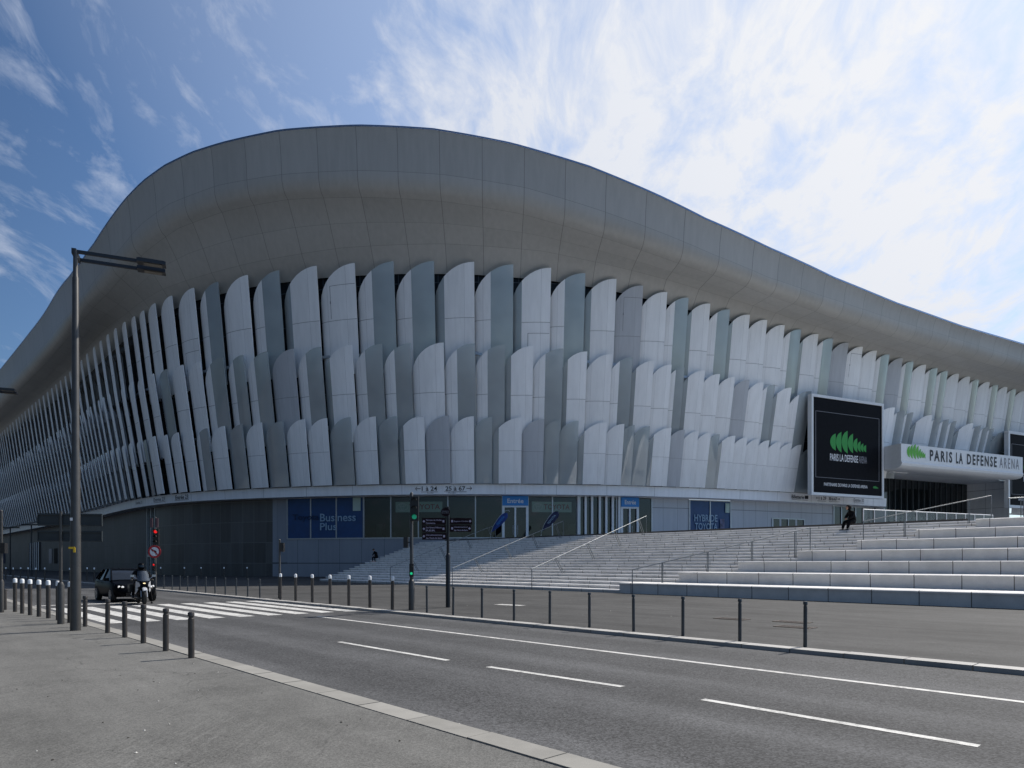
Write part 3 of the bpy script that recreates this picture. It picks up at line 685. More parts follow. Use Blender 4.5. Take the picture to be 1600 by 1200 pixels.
# --- recessed entrance and canopy
RD = -6.0
mb = MB(); sb0, sb1 = S33A - 2, s_at(1511, RD)
strip(mb, sb0, sb1, ZP - .3, 13.3, RD, step=1.2); g = part(mb, 'entrance_glazing', M['darkglass'])
mb = MB(); s = sb0
while s < sb1:
    wbox(mb, s - .05, s + .05, ZP, 13.3, RD + .01, RD + .16); s += 1.42
wbox(mb, sb0, sb1, 6.8, 7.0, RD + .01, RD + .16); mb.build('frame', M['handrail'], g, shift=AR)
mb = MB()
for px in (1384, 1421, 1457): s = s_at(px, RD + .25); put_text(mb, '33', W(s - .5, RD + .25, 7.0 if px < 1440 else 6.9), WT(s), (0, 0, 1), w=1.0, h=1.15)
mb.build('lettering', M['greytext'], g, shift=AR)
mb = MB()   # side walls and ceiling of the recess
def vface(p, q, z0, z1): mb.face([(p[0], p[1], z0 + EYE), (q[0], q[1], z0 + EYE), (q[0], q[1], z1 + EYE), (p[0], p[1], z1 + EYE)], [(0.1, z0 / 3), (2.1, z0 / 3), (2.1, z1 / 3), (.1, z1 / 3)])
vface(W(sb1, RD, 0), W(S33B, .3, 0), ZP - .5, 13.3)
vface(W(S33A, 0, 0), W(S33A, RD, 0), ZP - .5, 13.3)
mb.face([W(S33A - 3, RD, 13.2), W(S33B + 6, RD, 13.2), W(S33B + .3, 1.0, 13.0), W(S33A, 1.0, 13.0)])
part(mb, 'recess_wall', seamed('pale_recess_panels', (.85, .86, .87), .5, lw=.009, lh=.012, seam=.5, nu=1, nv=1, var=.03))
# canopy: a rounded white beam carried out over the entrance
CO = 6.2; ca, cb = s_at(1408, CO), s_at(1598, CO)
def zpx(px, y, o): p = W(s_at(px, o), o, 0); return (880 - y) * p[1] / 1067.
zct, zcb = zpx(1410, 693, CO), zpx(1407, 720, CO)
prof = [(-.5, zct - .2), (CO - .5, zct), (CO, zct), (CO, zct - .02), (CO, zcb + .02), (CO + .02, zcb), (CO + .12, zcb - .25), (CO + .02, zcb - .55), (CO - .3, zcb - .78), (CO - .9, zcb - .9), (CO - 3, zcb - .75), (-.5, zcb - .35)]
mb = MB(); ns = 24
for k in range(ns):
    a, b = ca + (cb - ca) * k / ns, ca + (cb - ca) * (k + 1) / ns
    for i in range(len(prof)):
        (o0, z0), (o1, z1) = prof[i], prof[(i + 1) % len(prof)]
        mb.face([W(a, o0, z0), W(a, o1, z1), W(b, o1, z1), W(b, o0, z0)])
for s, fl in ((ca, 1), (cb, -1)):
    P = [W(s, o, z) for o, z in prof]; mb.face(P if fl < 0 else P[::-1])
can = part(mb, 'canopy', M['white'], auto=R(30))
mb = MB(); wbox(mb, s_at(1381, .5), s_at(1400, .5) + .6, zct - 3.0, zct - .35, -.5, 1.9); mb.build('canopy_bracket', M['white'], can, shift=AR)
def emblem(mb, org, ax, up, w, h):
    """a row of curved leaf blades"""
    hs = [(.30, .82, 0.10), (.26, .92, .02), (.18, 1.0, .0), (.14, .90, .05), (.10, .72, .10), (.10, .60, .12), (.08, .52, .12), (.06, .46, .12)]
    ws = [.155, .155, .17, .15, .12, .09, .08, .08]; x = 0; org = Vector(org); ax = Vector(ax); up = Vector(up)
    for (dmy, t, b0), w_ in zip(hs, ws):
        L = []; N = 9
        b = .0 + (1 - t) * .12 + b0 * .6
        for k in range(N + 1):
            u = k / N; y = b + (t - b) * u; bow = math.sin(math.pi * u) ** .6
            L.append((x + w_ * (1 - .98 * bow), y))
        R_ = [(x + w_ * (1.0 + .12 * math.sin(math.pi * u)), b + (t - b) * u) for u in [k / N for k in range(N, -1, -1)]][1:-1]
        for k in range(N):
            ya, yb = L[k][1], L[k + 1][1]; ra = x + w_ * .99; rb = ra
            mb.face([org + ax * (L[k][0] * w) + up * (ya * h), org + ax * (ra * w) + up * (ya * h), org + ax * (rb * w) + up * (yb * h), org + ax * (L[k + 1][0] * w) + up * (yb * h)])
        x += w_
so = CO + .03
def can_text(body, pxa, pxb, mat, thin=False):
    sa, sb = s_at(pxa, so), s_at(pxb, so); mb = MB(); hh = (zct - zcb)
    put_text(mb, body, W(sa, so, zcb + hh * .17), WT(sa), (0, 0, 1), w=sb - sa, h=hh * .66, space=1.35, bold=.0 if thin else .03); mb.build('lettering', mat, can, shift=AR)
can_text('PARIS', 1453, 1488, M['black']); can_text('LA', 1494, 1504.5, M['black']); can_text('DEFENSE', 1511, 1557.5, M['black']); can_text('ARENA', 1562, 1592.5, M['greytext'], True)
mb = MB(); sa, sb = s_at(1417, so), s_at(1446, so); emblem(mb, W(sa, so, zcb + .35), WT(sa), (0, 0, 1), sb - sa, 2.1); mb.build('emblem', M['green2'], can, shift=AR)

# --- big screens
def billboard(px0, px1, y0, y1, o, label, full=True):
    sa, sb = s_at(px0, o), s_at(px1, o); P = W(sa, o, 0); z1 = (880 - y0) * P[1] / 1067.; z0 = (880 - y1) * P[1] / 1067.
    c = W((sa + sb) / 2, o, z0); root = empty('billboard', c, 0, label, 'billboard', 'screens on the arena facade')
    w = sb - sa; h = z1 - z0
    T = WT((sa + sb) / 2); A = Vector(W(sa, o, z0)); N = WN((sa + sb) / 2)
    def pt(u, v, q=0.): return A + T * (u * w) + Vector((0, 0, v * h)) + N * q
    def bx(mb, u0, u1, v0, v1, q0, q1):
        K = [pt(u, v, q) for q in (q0, q1) for v in (v0, v1) for u in (u0, u1)]
        for f in ((0, 2, 3, 1), (4, 5, 7, 6), (0, 1, 5, 4), (2, 6, 7, 3), (0, 4, 6, 2), (1, 3, 7, 5)): mb.face([K[i] for i in f])
    mb = MB(); f = .025; bx(mb, 0, 1, 0, f * w / h, -.5, .12); bx(mb, 0, 1, 1 - f * w / h, 1, -.5, .12); bx(mb, 0, f, f, 1 - f, -.5, .115); bx(mb, 1 - f, 1, f, 1 - f, -.5, .115)
    mb.build('frame', M['white'], root, shift=c)
    mb = MB(); bx(mb, f * .8, 1 - f * .8, f * .6, 1 - f * .6, -.45, 0); mb.build('screen', M['screen'], root, shift=c)
    mb = MB(); t = .004
    for u0, u1, v0, v1 in ((.06, .94, .835, .839), (.06, .94, .178, .182), (.06, .065, .18, .837), (.935, .94, .18, .837)): bx(mb, u0, u1, v0, v1, .005, .02)
    mb.build('screen_border', M['greytext'], root, shift=c)
    mb = MB(); emblem(mb, pt(.25, .44, .03), T, (0, 0, 1), w * .50, h * .235); mb.build('emblem', M['green'], root, shift=c)
    mb = MB(); emblem(mb, pt(.85, .10, .03), T, (0, 0, 1), w * .075, h * .032); mb.build('small_emblem', M['green'], root, shift=c)
    mb = MB(); put_text(mb, 'PARIS LA DEFENSE', pt(.25, .355, .03), T, (0, 0, 1), w=w * .385, h=h * .072); mb.build('lettering', M['whitetext'], root, shift=c); mb = MB(); put_text(mb, 'PARTENAIRE DE PARIS LA DEFENSE ARENA', pt(.17, .098, .03), T, (0, 0, 1), w=w * .60, h=h * .032); mb.build('lettering', M['whitetext'], root, shift=c)
    mb = MB(); put_text(mb, 'ARENA', pt(.645, .355, .03), T, (0, 0, 1), w=w * .115, h=h * .072); mb.build('lettering', M['greytext'], root, shift=c)
    return root
billboard(1267, 1380.5, 615, 773, 3.8, 'black advertising screen in a white frame with green blade emblem, left of the entrance canopy')
billboard(1574.5, 1668, 673, 793, 3.8, 'second black advertising screen right of the entrance canopy, cut by the picture edge')

# ------------------------------------------------------------------ the ground
def sheet(name, poly, z, mat, z0=None):
    mb = MB(); mb.face([(x, y, z) for x, y in poly])
    if z0 is not None:
        for i in range(len(poly)):
            a, b = poly[i], poly[(i + 1) % len(poly)]; mb.face([(a[0], a[1], z0), (b[0], b[1], z0), (b[0], b[1], z), (a[0], a[1], z)])
    return tag(mb.build(name, mat), kind='structure')
q2 = lambda t, n: rd(t, n)[:2]
NK, FK = 4.36, 12.95
sheet('road', [(-3000, -3000), (3000, -3000), (3000, 3000), (-3000, 3000)], -.07, M['asphalt'])
sheet('pavement', [q2(-400, -60), q2(60, -60), q2(60, NK - .3), q2(-400, NK - .3)], 0, M['pavement'], -.3)
sheet('esplanade', [q2(-400, FK + .26), q2(80, FK + .26), q2(80, 400), q2(-400, 400)], 0, M['esplanade'], -.3)
def kerb(n0, n1, t0, t1, mat):
    mb = MB(); step = 1.0; t = t0; rr = random.Random(5)
    while t < t1:
        e = .008 * rr.random(); zz = .006 + e; a, b = t + .004, t + step - .004
        A = [rd(a, n0, zz), rd(b, n0, zz), rd(b, n1, zz), rd(a, n1, zz)]
        uv = [(t, .2), (t + 1, .2), (t + 1, .3), (t, .3)]
        mb.face(A, uv)
        for i in range(4):
            p, q = A[i], A[(i + 1) % 4]; mb.face([(p[0], p[1], -.2), (q[0], q[1], -.2), q, p], [uv[i], uv[(i + 1) % 4], uv[(i + 1) % 4], uv[i]])
        t += step
    return tag(mb.build('kerb', mat), kind='structure')
kerb(NK - .3, NK, -140, 30, M['kerb']); kerb(FK - .10, FK + .26, -140, 40, seamed('pale_granite_kerb', (.36, .35, .33), .7, lw=.008, lh=.0, seam=.45, nu=1, nv=1, var=.10, streak=.12))
# painted lines
def mark(name, quads, z=-.066):
    mb = MB()
    for a, b, c_, d in quads: mb.face([(a[0], a[1], z), (b[0], b[1], z), (c_[0], c_[1], z), (d[0], d[1], z)])
    return tag(mb.build(name, M['paint']), kind='structure')
def bar(t0, t1, n, w): return (q2(t0, n - w / 2), q2(t1, n - w / 2), q2(t1, n + w / 2), q2(t0, n + w / 2))
def ground_tn(px, y, z=-.07):
    Y = (EYE - z) * 1067. / (y - 880); X = brg(px) * Y; return X * TD[0] + Y * TD[1], X * ND[0] + Y * ND[1]
tA, nA = ground_tn(500, 963); tB, nB = ground_tn(1600, 1099)
mark('lane_line', [bar(tA, tB + 12, (nA + nB) / 2, .13)])
dash = [((530, 1003), (700, 1032)), ((763, 1042), (973, 1073)), ((1098, 1093), (1530, 1166))]
qs = []; nl = []
for a, b in dash:
    t0, n0 = ground_tn(*a); t1, n1 = ground_tn(*b); qs.append((t0, t1)); nl += [n0, n1]
nm = sum(nl) / len(nl)
mark('lane_dashes', [(q2(ground_tn(*a)[0], ground_tn(*a)[1] - .06), q2(ground_tn(*b)[0], ground_tn(*b)[1] - .06), q2(ground_tn(*b)[0], ground_tn(*b)[1] + .06), q2(ground_tn(*a)[0], ground_tn(*a)[1] + .06)) for a, b in dash] + [bar(-1.2, 1.8, nm, .12)])
zs = []; n = 4.75
while n < 12.8: zs.append(bar(-30.9 - .0 * n, -22.2 + .03 * n, n + .25, .50)); n += .93
mark('crosswalk', zs)
mark('stop_line', [(q2(-33.3, 4.6), q2(-32.9, 4.6), q2(-32.9, 8.6), q2(-33.3, 8.6))])
sheet('paint_patch', [(x, y) for x, y in ((-.75, 27.2), (.3, 26.4), (.55, 26.7), (-.4, 27.5))], .004, M['paint'])

# ------------------------------------------------------------------ steps and seating tiers
N0, DN, DZ = 29.9, .80, .195
stair = empty('stone_stairs', rd(-30, N0), 0, 'broad pale granite stairs with big seating blocks rising to the arena plaza', 'stairs')
SHT = tuple(stair.location)
def tleft(n): return -59.2 - (n - 31.7) * .43
def tend(k): return (.68 * (N0 + 2.4 * (k - 1) + .3) - 37.8) / .733
def rbox(mb, t0, t1, n0, n1, z0, z1, ul=1.6, t0b=None, joint=0.):
    A = [rd(t0, n0, z0), rd(t1, n0, z0), rd(t1, n1, z0), rd(t0, n1, z0)]; B = [(p[0], p[1], z1) for p in A]
    mb.face(A[::-1])
    u0, u1 = t0 / ul + joint, t1 / ul + joint
    mb.face(B, [(u0, 0), (u1, 0), (u1, 1), (u0, 1)])
    mb.face([A[0], A[1], B[1], B[0]], [(u0, 0), (u1, 0), (u1, 1), (u0, 1)])
    mb.face([A[1], A[2], B[2], B[1]]); mb.face([A[2], A[3], B[3], B[2]]); mb.face([A[3], A[0], B[0], B[3]])
mb = MB(); rr = random.Random(11)
for j in range(1, 22):
    n = N0 + (j - 1) * DN; k = (j + 2) // 3; te = tend(k) - .004; z = DZ * j; jt = rr.random()
    rbox(mb, tleft(n), te, n + .04, n + DN + .02, max(0, z - .6), z - .06, joint=jt)
    t0, t1 = tleft(n), te; u0, u1 = t0 / 1.6 + jt, t1 / 1.6 + jt; UU = [(u0, 0), (u1, 0), (u1, 1), (u0, 1)]
    A = [rd(t0, n, z - .075), rd(t1, n, z - .075), rd(t1, n + .004, z - .045), rd(t0, n + .004, z - .045)]; mb.face(A, UU)
    Bq = [A[3], A[2], rd(t1, n + .055, z), rd(t0, n + .055, z)]; mb.face(Bq, UU)
    mb.face([Bq[3], Bq[2], rd(t1, n + DN + .086, z), rd(t0, n + DN + .086, z)], UU)
    mb.face([A[0], A[3], Bq[3], rd(t0, n + DN, z), rd(t0, n + DN, z - .075)]); mb.face([A[0], rd(t0, n + .06, z - .075), rd(t1, n + .06, z - .075), A[1]])
mb.build('step_flight', M['step'], stair, shift=SHT)
for k in range(1, 8):
    mb = MB(); n = N0 + 2.4 * (k - 1); z = .585 * k
    jt = rr.random(); t0, t1 = tend(k) - .01, 32; u0, u1 = t0 / 1.75 + jt, t1 / 1.75 + jt; UU = [(u0, 0), (u1, 0), (u1, 1), (u0, 1)]
    rbox(mb, tend(k), 32, n + .03, n + 2.44, 0, z - .10, ul=1.75, joint=jt)
    A = [rd(t0, n, z - .10), rd(t1, n, z - .10), rd(t1, n, z - .03), rd(t0, n, z - .03)]; Bq = [A[3], A[2], rd(t1, n + .06, z), rd(t0, n + .06, z)]; Cq = [Bq[3], Bq[2], rd(t1, n + 2.46, z), rd(t0, n + 2.46, z)]
    for q in (A, Bq, Cq): mb.face(q, UU)
    mb.face([A[0], A[3], Bq[3], Cq[3], rd(t0, n + 2.46, z - .10)]); mb.face([A[0], rd(t0, n + .05, z - .10), rd(t1, n + .05, z - .10), A[1]])
    mb.build('seating_block', M['tier'], stair, shift=SHT)
mb = MB()
nP = N0 + 16.8
P = [rd(tleft(nP), nP)] + [rd(32, nP)] + [(100, 125, 0), (60, 104, 0), (30, 90, 0), (12, 84, 0), (-6, 82, 0)]
mb.face([(p[0], p[1], 4.092) for p in P]); mb.face([(P[0][0], P[0][1], 3), (P[1][0], P[1][1], 3), (P[1][0], P[1][1], 4.092), (P[0][0], P[0][1], 4.092)])
mb.build('plaza_floor', M['plaza'], stair, shift=SHT)
mb = MB(); rbox(mb, tleft(nP) + 4, tend(7) - 1, nP + .15, nP + .35, 4.093, 4.27)
mb.build('plaza_edge_strip', simple('dark_edge_strip', (.07, .065, .06), .7), stair, shift=SHT)  # low dark strip along the plaza edge

sheet('step_shadow_strip', [q2(-59, N0 - .28), q2(32, N0 - .28), q2(32, N0 - .03), q2(-59, N0 - .03)], .005, simple('painted_step_shadow', (.02, .02, .02), .8))  # dark strip painted as the shadow gap below the lowest step
rl = random.Random(9); mb = MB()
for k in range(170):
    if k < 110: t, n = -12 + 26 * rl.random(), NK - .4 - abs(rl.gauss(0, 2.2)); z = .002
    elif k < 135: t, n = -14 + 26 * rl.random(), NK + .05 + abs(rl.gauss(0, .35)); z = -.068
    else: t, n = -30 + 40 * rl.random(), FK + .5 + 12 * rl.random(); z = .002
    x, y, _ = rd(t, n); r_ = .006 + .012 * rl.random(); a = rl.random() * 6; P = [(x + r_ * math.cos(a + q) * (1 if q % 2 else .6), y + r_ * math.sin(a + q), z + .004 * rl.random()) for q in (0, 1.4, 2.9, 4.4)]
    top = (x, y, z + .007 + .006 * rl.random()); mb.cur = k % 2
    for i in range(4): mb.face([P[i], P[(i + 1) % 4], top])
tag(mb.build('litter', [simple('pale_scrap', (.5, .48, .44), .8), simple('dark_scrap', (.03, .025, .02), .9)]), kind='stuff')

# handrails
def z_step(n): return max(0, min(4.095, math.ceil((n - N0 + 1e-6) / DN) * DZ)) if n > N0 else 0.
def nof(p): return p[0] * ND[0] + p[1] * ND[1]
def handrail(a, b, nb, label, leans=True):
    a = Vector(a + (0,)); b = Vector(b + (0,)); root = empty('handrail', (a.x, a.y, z_step(nof(a))), 0, label, 'handrail', 'handrails on the arena stairs'); sh = tuple(root.location)
    H_ = 1.22; d = (b - a); dn = d.normalized(); pts = []
    def rz(f): # smooth slope
        n = nof(a + d * f); return max(0, min(4.095, (n - N0) / DN * DZ + .10)) + H_ + .22 * f
    top = [(*(a + d * f).xy, rz(f)) for f in [k / 14 for k in range(15)]]
    mb = MB(); mb.tube([(a.x, a.y, z_step(nof(a))), (a.x, a.y, top[0][2] - .06), *top, (b.x, b.y, top[-1][2] - .08), (b.x, b.y, z_step(nof(b)))], .026, 8); mb.build('rail', M['handrail'], root, shift=sh)
    for k in range(nb):
        f = (k + .65) / nb; f = min(f, .94); p = a + d * f; foot = p + dn * 1.0 if leans else p
        fz = z_step(nof(foot)); mb = MB()
        for off in (-.07, .07):
            e = Vector((-dn.y, dn.x, 0)) * off; mb.tube([(p.x + e.x, p.y + e.y, rz(f)), (foot.x + e.x, foot.y + e.y, fz)], .024, 6)
        mb.build('baluster', M['handrail'], root, shift=sh)
def olx(px, n): return on_line(brg(px), n)
handrail(olx(610, 30.0), olx(774, 46.6), 4, 'handrail furthest left on the stairs, mostly in shade behind the signpost')
handrail(olx(707, 29.8), olx(880, 46.3), 4, 'second handrail from the left, ending at the first entrance door')
handrail(olx(831, 29.8), olx(1010, 46.3), 4, 'third handrail from the left, ending at the second entrance door')
handrail(olx(988, 29.8), olx(1266, 38.6), 4, 'long shallow handrail running up beside the lowest seating blocks', False)
handrail(olx(1349, 41.0), olx(1549, 46.0), 2, 'upper handrail rising from the sitting man towards the entrance canopy', False)
handrail(olx(1576, 46.8), olx(1640, 49.5), 2, 'rightmost handrail below the second screen', False)

# guard fence in front of the recessed entrance
fa, fb = Vector((22.95, 44.6, 0)), Vector((35.2, 50.0, 0))
root = empty('guard_fence', (fa.x, fa.y, 4.09), 0, 'long low metal guard fence with grey infill in front of the recessed entrance', 'fence'); sh = tuple(root.location)
d = fb - fa; nseg = 13
mb = MB(); mb2 = MB()
for k in range(nseg + 1):
    p = fa + d * k / nseg; mb.box((p.x, p.y, 4.09 + .55), (.045, .045, 1.1), math.atan2(d.y, d.x))
for z in (5.17, 4.25): mb.tube([(fa.x, fa.y, z), (fb.x, fb.y, z)], .03, 6)
mb.build('rail', M['white'], root, shift=sh)
mb2.face([(fa.x, fa.y + .03, 4.26), (fb.x, fb.y + .03, 4.26), (fb.x, fb.y + .03, 5.14), (fa.x, fa.y + .03, 5.14)]); mb2.build('infill_panel', M['fencemesh'], root, shift=sh)

# drain grates
def grate(px, y, label):
    Y = EYE * 1067 / (y - 880); p = (brg(px) * Y, Y, .004); r0 = empty('drain_grate', p, math.atan2(TD[1], TD[0]), label, 'drain grate', 'drain grates in the esplanade')
    mb = MB(); mb.box((0, 0, .006), (.9, .04, .012)); mb.box((0, .46, .006), (.9, .04, .012)); mb.box((-.45, .23, .006), (.04, .5, .013)); mb.box((.45, .23, .006), (.04, .5, .013)); mb.build('frame', M['grate'], r0)
    mb = MB()
    for k in range(13): mb.box((-.40 + k * .066, .23, .007), (.022, .42, .010))
    mb.build('bars', M['grate'], r0)
grate(1137, 968, 'rusty drain grate furthest left on the esplanade'); grate(1232, 973, 'rusty drain grate beside the last slate bollard, the farther of its pair'); grate(1236, 981, 'rusty drain grate beside the last slate bollard, the nearer of its pair')

# ------------------------------------------------------------------ street furniture
def bollard_proto(kind):
    root = empty('bollard', (0, 0, 0)); mb = MB()
    if kind == 'brown':
        mb.lathe([(.052, 0), (.052, .68), (.040, .69), (.040, .715)], n=18); mb.build('post', M['brown'], root, auto=R(35))
        mb = MB(); mb.lathe([(.040, .714), (.055, .722), (.055, .775), (.048, .79), (.02, .797)], n=18); mb.build('cap', M['brown'], root, auto=R(35))
    elif kind == 'slim':
        mb.lathe([(.036, 0), (.036, .80), (.028, .805), (.028, .825)], n=16); mb.build('post', M['slate'], root, auto=R(35))
        mb = MB(); mb.lathe([(.028, .824), (.042, .83), (.042, .875), (.036, .89), (.015, .896)], n=16); mb.build('cap', M['slate'], root, auto=R(35))
    else:
        mb.lathe([(.060, 0), (.060, .96), (.045, .965), (.045, .985)], n=18); mb.build('post', M['brown'], root, auto=R(35))
        mb = MB(); mb.lathe([(.045, .984), (.062, .99), (.062, 1.10), (.05, 1.125), (.02, 1.135)], n=18); mb.build('cap', M['cap'], root, auto=R(35))
    return root
ORD = ['first', 'second', 'third', 'fourth', 'fifth', 'sixth', 'seventh', 'eighth', 'ninth', 'tenth', 'eleventh', 'twelfth', 'thirteenth']
def bollards(kind, pts, label, group, height=1.0):
    pr = bollard_proto(kind)
    for i, p in enumerate(pts):
        o = pr if i == 0 else copy_tree(pr)
        o.location = (p[0], p[1], 0.006 if len(p) < 3 else p[2]); o.scale = (1, 1, height)
        o.rotation_euler = (R(random.uniform(-.5, .5)), R(random.uniform(-.5, .5)), random.random())
        tag(o, label.format(ORD[i]), 'bollard', group)
def gp(px, y, z=0.): Y = (EYE - z) * 1067. / (y - 880); return (brg(px) * Y, Y)
bollards('brown', [gp(299, 1028), gp(259, 1017), gp(224, 1005), gp(195, 996), gp(168, 989), gp(133, 979)], 'short brown bollard on the near kerb, {} from the viewer', 'short brown bollards by the near kerb')
bollards('brown', [gp(8, 953)], 'single short brown bollard near the picture edge behind the tall ones', 'short brown bollards by the near kerb', .93)
bollards('tall', [gp(109, 973), gp(91, 969), gp(75.5, 966), gp(60.8, 963.5), gp(47, 961.3), gp(34.7, 958.7), gp(23.5, 956)], 'tall brown bollard with white cap beyond the lamp post, {} from the post', 'white-capped bollards by the near kerb', 1.0)
bollards('slim', [olx(px, 13.35) for px in (1258, 1156, 1067, 990, 921, 859, 803, 753, 708, 667)], 'slim slate bollard on the far kerb, {} from the viewer', 'slim slate bollards in front of the stairs')
bollards('tall', [olx(px, 13.3) for px in (613, 578, 545, 516, 488, 462, 438)], 'white-capped bollard on the far kerb, {} left of the green traffic light', 'white-capped bollards by the far kerb', 1.04)
bollards('slim', [olx(px, 13.2) for px in (406, 387, 369, 352, 336, 321.5, 307, 293, 281, 269, 256)], 'slim grey bollard on the shaded far kerb, {} left of the pedestrian signal', 'slim bollards on the shaded far kerb')
bollards('tall', [gp(px, 905.0) for px in (386, 350, 314, 288, 251)], 'dark capped bollard before the mesh-clad wall, {} from the white wall', 'bollards along the arena wall', 1.1)
bollards('tall', [(brg(px) * Y, Y) for px, Y in ((147, 62), (136, 64), (109, 58), (70, 62), (56, 60), (44, 64), (32, 66), (20.5, 62), (9, 68))], 'distant capped bollard by the side street, {} left of the black car', 'distant bollards by the side street', 1.1)

# lamp posts with twin arms
def lamp_post(x, y, label, top=9.35, group='twin-armed lamp posts'):
    r0 = empty('street_lamp', (x, y, 0.004), 0, label, 'street lamp', group)
    mb = MB(); mb.lathe([(.118, 0), (.115, 2.55), (.105, 2.6), (.10, 4.2), (.085, 4.26), (.07, top - .7), (.055, top - .66), (.05, top - .02)], n=20); pole = mb.build('pole', M['polegrey'], r0, auto=R(35))
    mb = MB(); mb.box((-.02, -.115, 2.02), (.15, .01, .05), 0); mb.box((.04, -.112, 1.97), (.05, .012, .12)); mb.build('sticker', M['sticker'], pole)
    mb = MB(); mb.box((-.03, -.114, 2.72), (.06, .01, .07)); mb.build('label_plate', M['whitetext'], pole)
    dx, dy = .92, .39; a = math.atan2(dy, dx)
    mb = MB()
    for q in (0, .52):
        ox, oy = -dy * q * .8, dx * q
        mb.box((ox + dx * .68, oy + dy * .68, top - .05), (1.42, .07, .075), a)
    mb.box((-dy * .22 - .05, dx * .26, top - .05), (.10, .62, .13), a); mb.build('arm', M['darkmetal'], r0)
    for q, e in ((0, 0), (.52, -.08)):
        ox, oy = -dy * q * .8, dx * q
        h = MB(); h.box((ox + dx * (1.66 + e), oy + dy * (1.66 + e), top - .05), (.66, .26, .085), a); h.box((ox + dx * (1.66 + e), oy + dy * (1.66 + e), top + .0), (.60, .20, .03), a); hd = h.build('lamp_head', M['darkmetal'], r0)
        h = MB(); h.box((ox + dx * (1.7 + e), oy + dy * (1.7 + e), top - .10), (.42, .18, .015), a); h.build('lens', simple('lamp_lens', (.12, .11, .09), .2), hd)
    return r0
lamp_post(*gp(118, 985), 'tall grey twin-armed street lamp standing between the bollards')
lamp_post(-23.7, 29.3, 'second twin-armed street lamp, only its head showing at the left edge', 9.3)

# road sign seen from behind
p = gp(95, 975); r0 = empty('road_sign', (p[0], p[1], 0.004), R(8), 'direction sign seen from behind, two dark panels on a post beside the lamp post', 'road sign')
mb = MB(); mb.lathe([(.085, 0), (.085, 1.05), (.06, 1.12), (.055, 1.13)], n=16); mb.build('base_sleeve', M['polegrey'], r0, auto=R(35))
mb = MB(); mb.lathe([(.038, 1.1), (.038, 3.05)], n=14); mb.build('pole', M['polegrey'], r0, auto=R(35))
for z0, z1 in ((2.66, 3.0), (2.24, 2.53)):
    mb = MB(); mb.box((.22, .05, (z0 + z1) / 2), (1.62, .025, z1 - z0)); pn = mb.build('sign_panel', M['signback'], r0)
    mb = MB()
    for z in (z0 + .03, z1 - .03): mb.box((.22, .02, z), (1.60, .035, .035))
    for x in (-.585, 1.025): mb.box((x, .022, (z0 + z1) / 2), (.02, .03, z1 - z0 - .02))
    mb.build('rib', M['signback'], pn)
p = gp(2, 957); r0 = empty('signal_post', (p[0], p[1], 0.004), 0, 'slim post with a small black box at the left picture edge', 'post')
mb = MB(); mb.lathe([(.08, 0), (.08, 1.02), (.05, 1.1)], n=14); mb.build('base_sleeve', M['polegrey'], r0, auto=R(35))
mb = MB(); mb.lathe([(.045, 1.08), (.045, 3.4), (.02, 3.43)], n=14); mb.build('pole', M['polegrey'], r0, auto=R(35))
mb = MB(); mb.box((.09, 0, 2.15), (.16, .16, .34)); mb.build('control_box', M['plasticblack'], r0)

# traffic lights
def signal_head(root, x, y, z, w, h, lit, mat, name='signal_head', n=3, face=(0, -1)):
    mb = MB(); mb.box((x, y, z), (w, w * .55, h)); hd = mb.build(name, M['plasticblack'], root)
    mb = MB()   # visors
    for k in range(n):
        zz = z + h / 2 - h * (k + .5) / n; r_ = w * .34
        rings = []
        for q in (0, w * .45):
            rings.append([(x + r_ * math.cos(t), y - w * .275 - q, zz + r_ * math.sin(t)) for t in [math.pi * j / 10 for j in range(11)]])
        for i in range(10): mb.face([rings[0][i], rings[0][i + 1], rings[1][i + 1], rings[1][i]])
    mb.build('visor', M['plasticblack'], hd)
    zz = z + h / 2 - h * (lit + .5) / n; mb = MB(); mb.lathe([(w * .30, -.001), (w * .30, -.02), (w * .2, -.035)], c=(x, y - w * .275, zz), n=16, axis='Y'); mb.build('lit_lens', mat, hd)
    return hd
# red light post in the shade
p = olx(243, 13.6); r0 = empty('traffic_light', (p[0], p[1], .004), 0, 'traffic light showing red with a no-left-turn sign, behind the motorcyclist', 'traffic light')
mb = MB(); mb.lathe([(.075, 0), (.075, 1.0), (.05, 1.05), (.05, 4.7), (.02, 4.75)], n=14); mb.build('pole', M['polegrey'], r0, auto=R(35))
signal_head(r0, .12, -.12, 3.4, .36, 1.05, 0, M['redlamp']); signal_head(r0, -.02, -.12, 1.38, .2, .5, 0, M['redlamp'], 'repeater')
mb = MB()
for k, z in ((-.25, 4.35), (.12, 4.35)): mb.box((k, -.05, z), (.16, .05, .62))
mb.build('small_plate', simple('faded_plate', (.10, .05, .06), .6), r0)
mb = MB(); mb.lathe([(.0, 0), (.43, 0), (.43, -.02), (.0, -.02)], c=(.02, -.16, 2.42), n=28, axis='Y'); sg = mb.build('prohibition_sign', M['signred'], r0)
mb = MB(); mb.lathe([(.0, -.021), (.30, -.021), (.30, -.028), (0, -.028)], c=(.02, -.16, 2.42), n=28, axis='Y'); mb.build('sign_face', M['whitetext'], sg)
mb = MB(); yy = -.16 - .034
def bq(a, b, w, y=yy):
    a = Vector((a[0], 0, a[1])); b = Vector((b[0], 0, b[1])); d = (b - a).normalized(); e = Vector((-d.z, 0, d.x)) * w / 2
    mb.face([(q.x + .02, y, q.z + 2.42) for q in (a - e, b - e, b + e, a + e)])
bq((.12, -.2), (.10, .02), .08); bq((.10, .02), (-.10, .08), .08)
mb.face([(-.08 + .02, yy, 2.42 + .17), (-.22 + .02, yy, 2.42 + .12), (-.12 + .02, yy, 2.42 - .02)]); mb.build('turn_arrow', M['black'], sg)
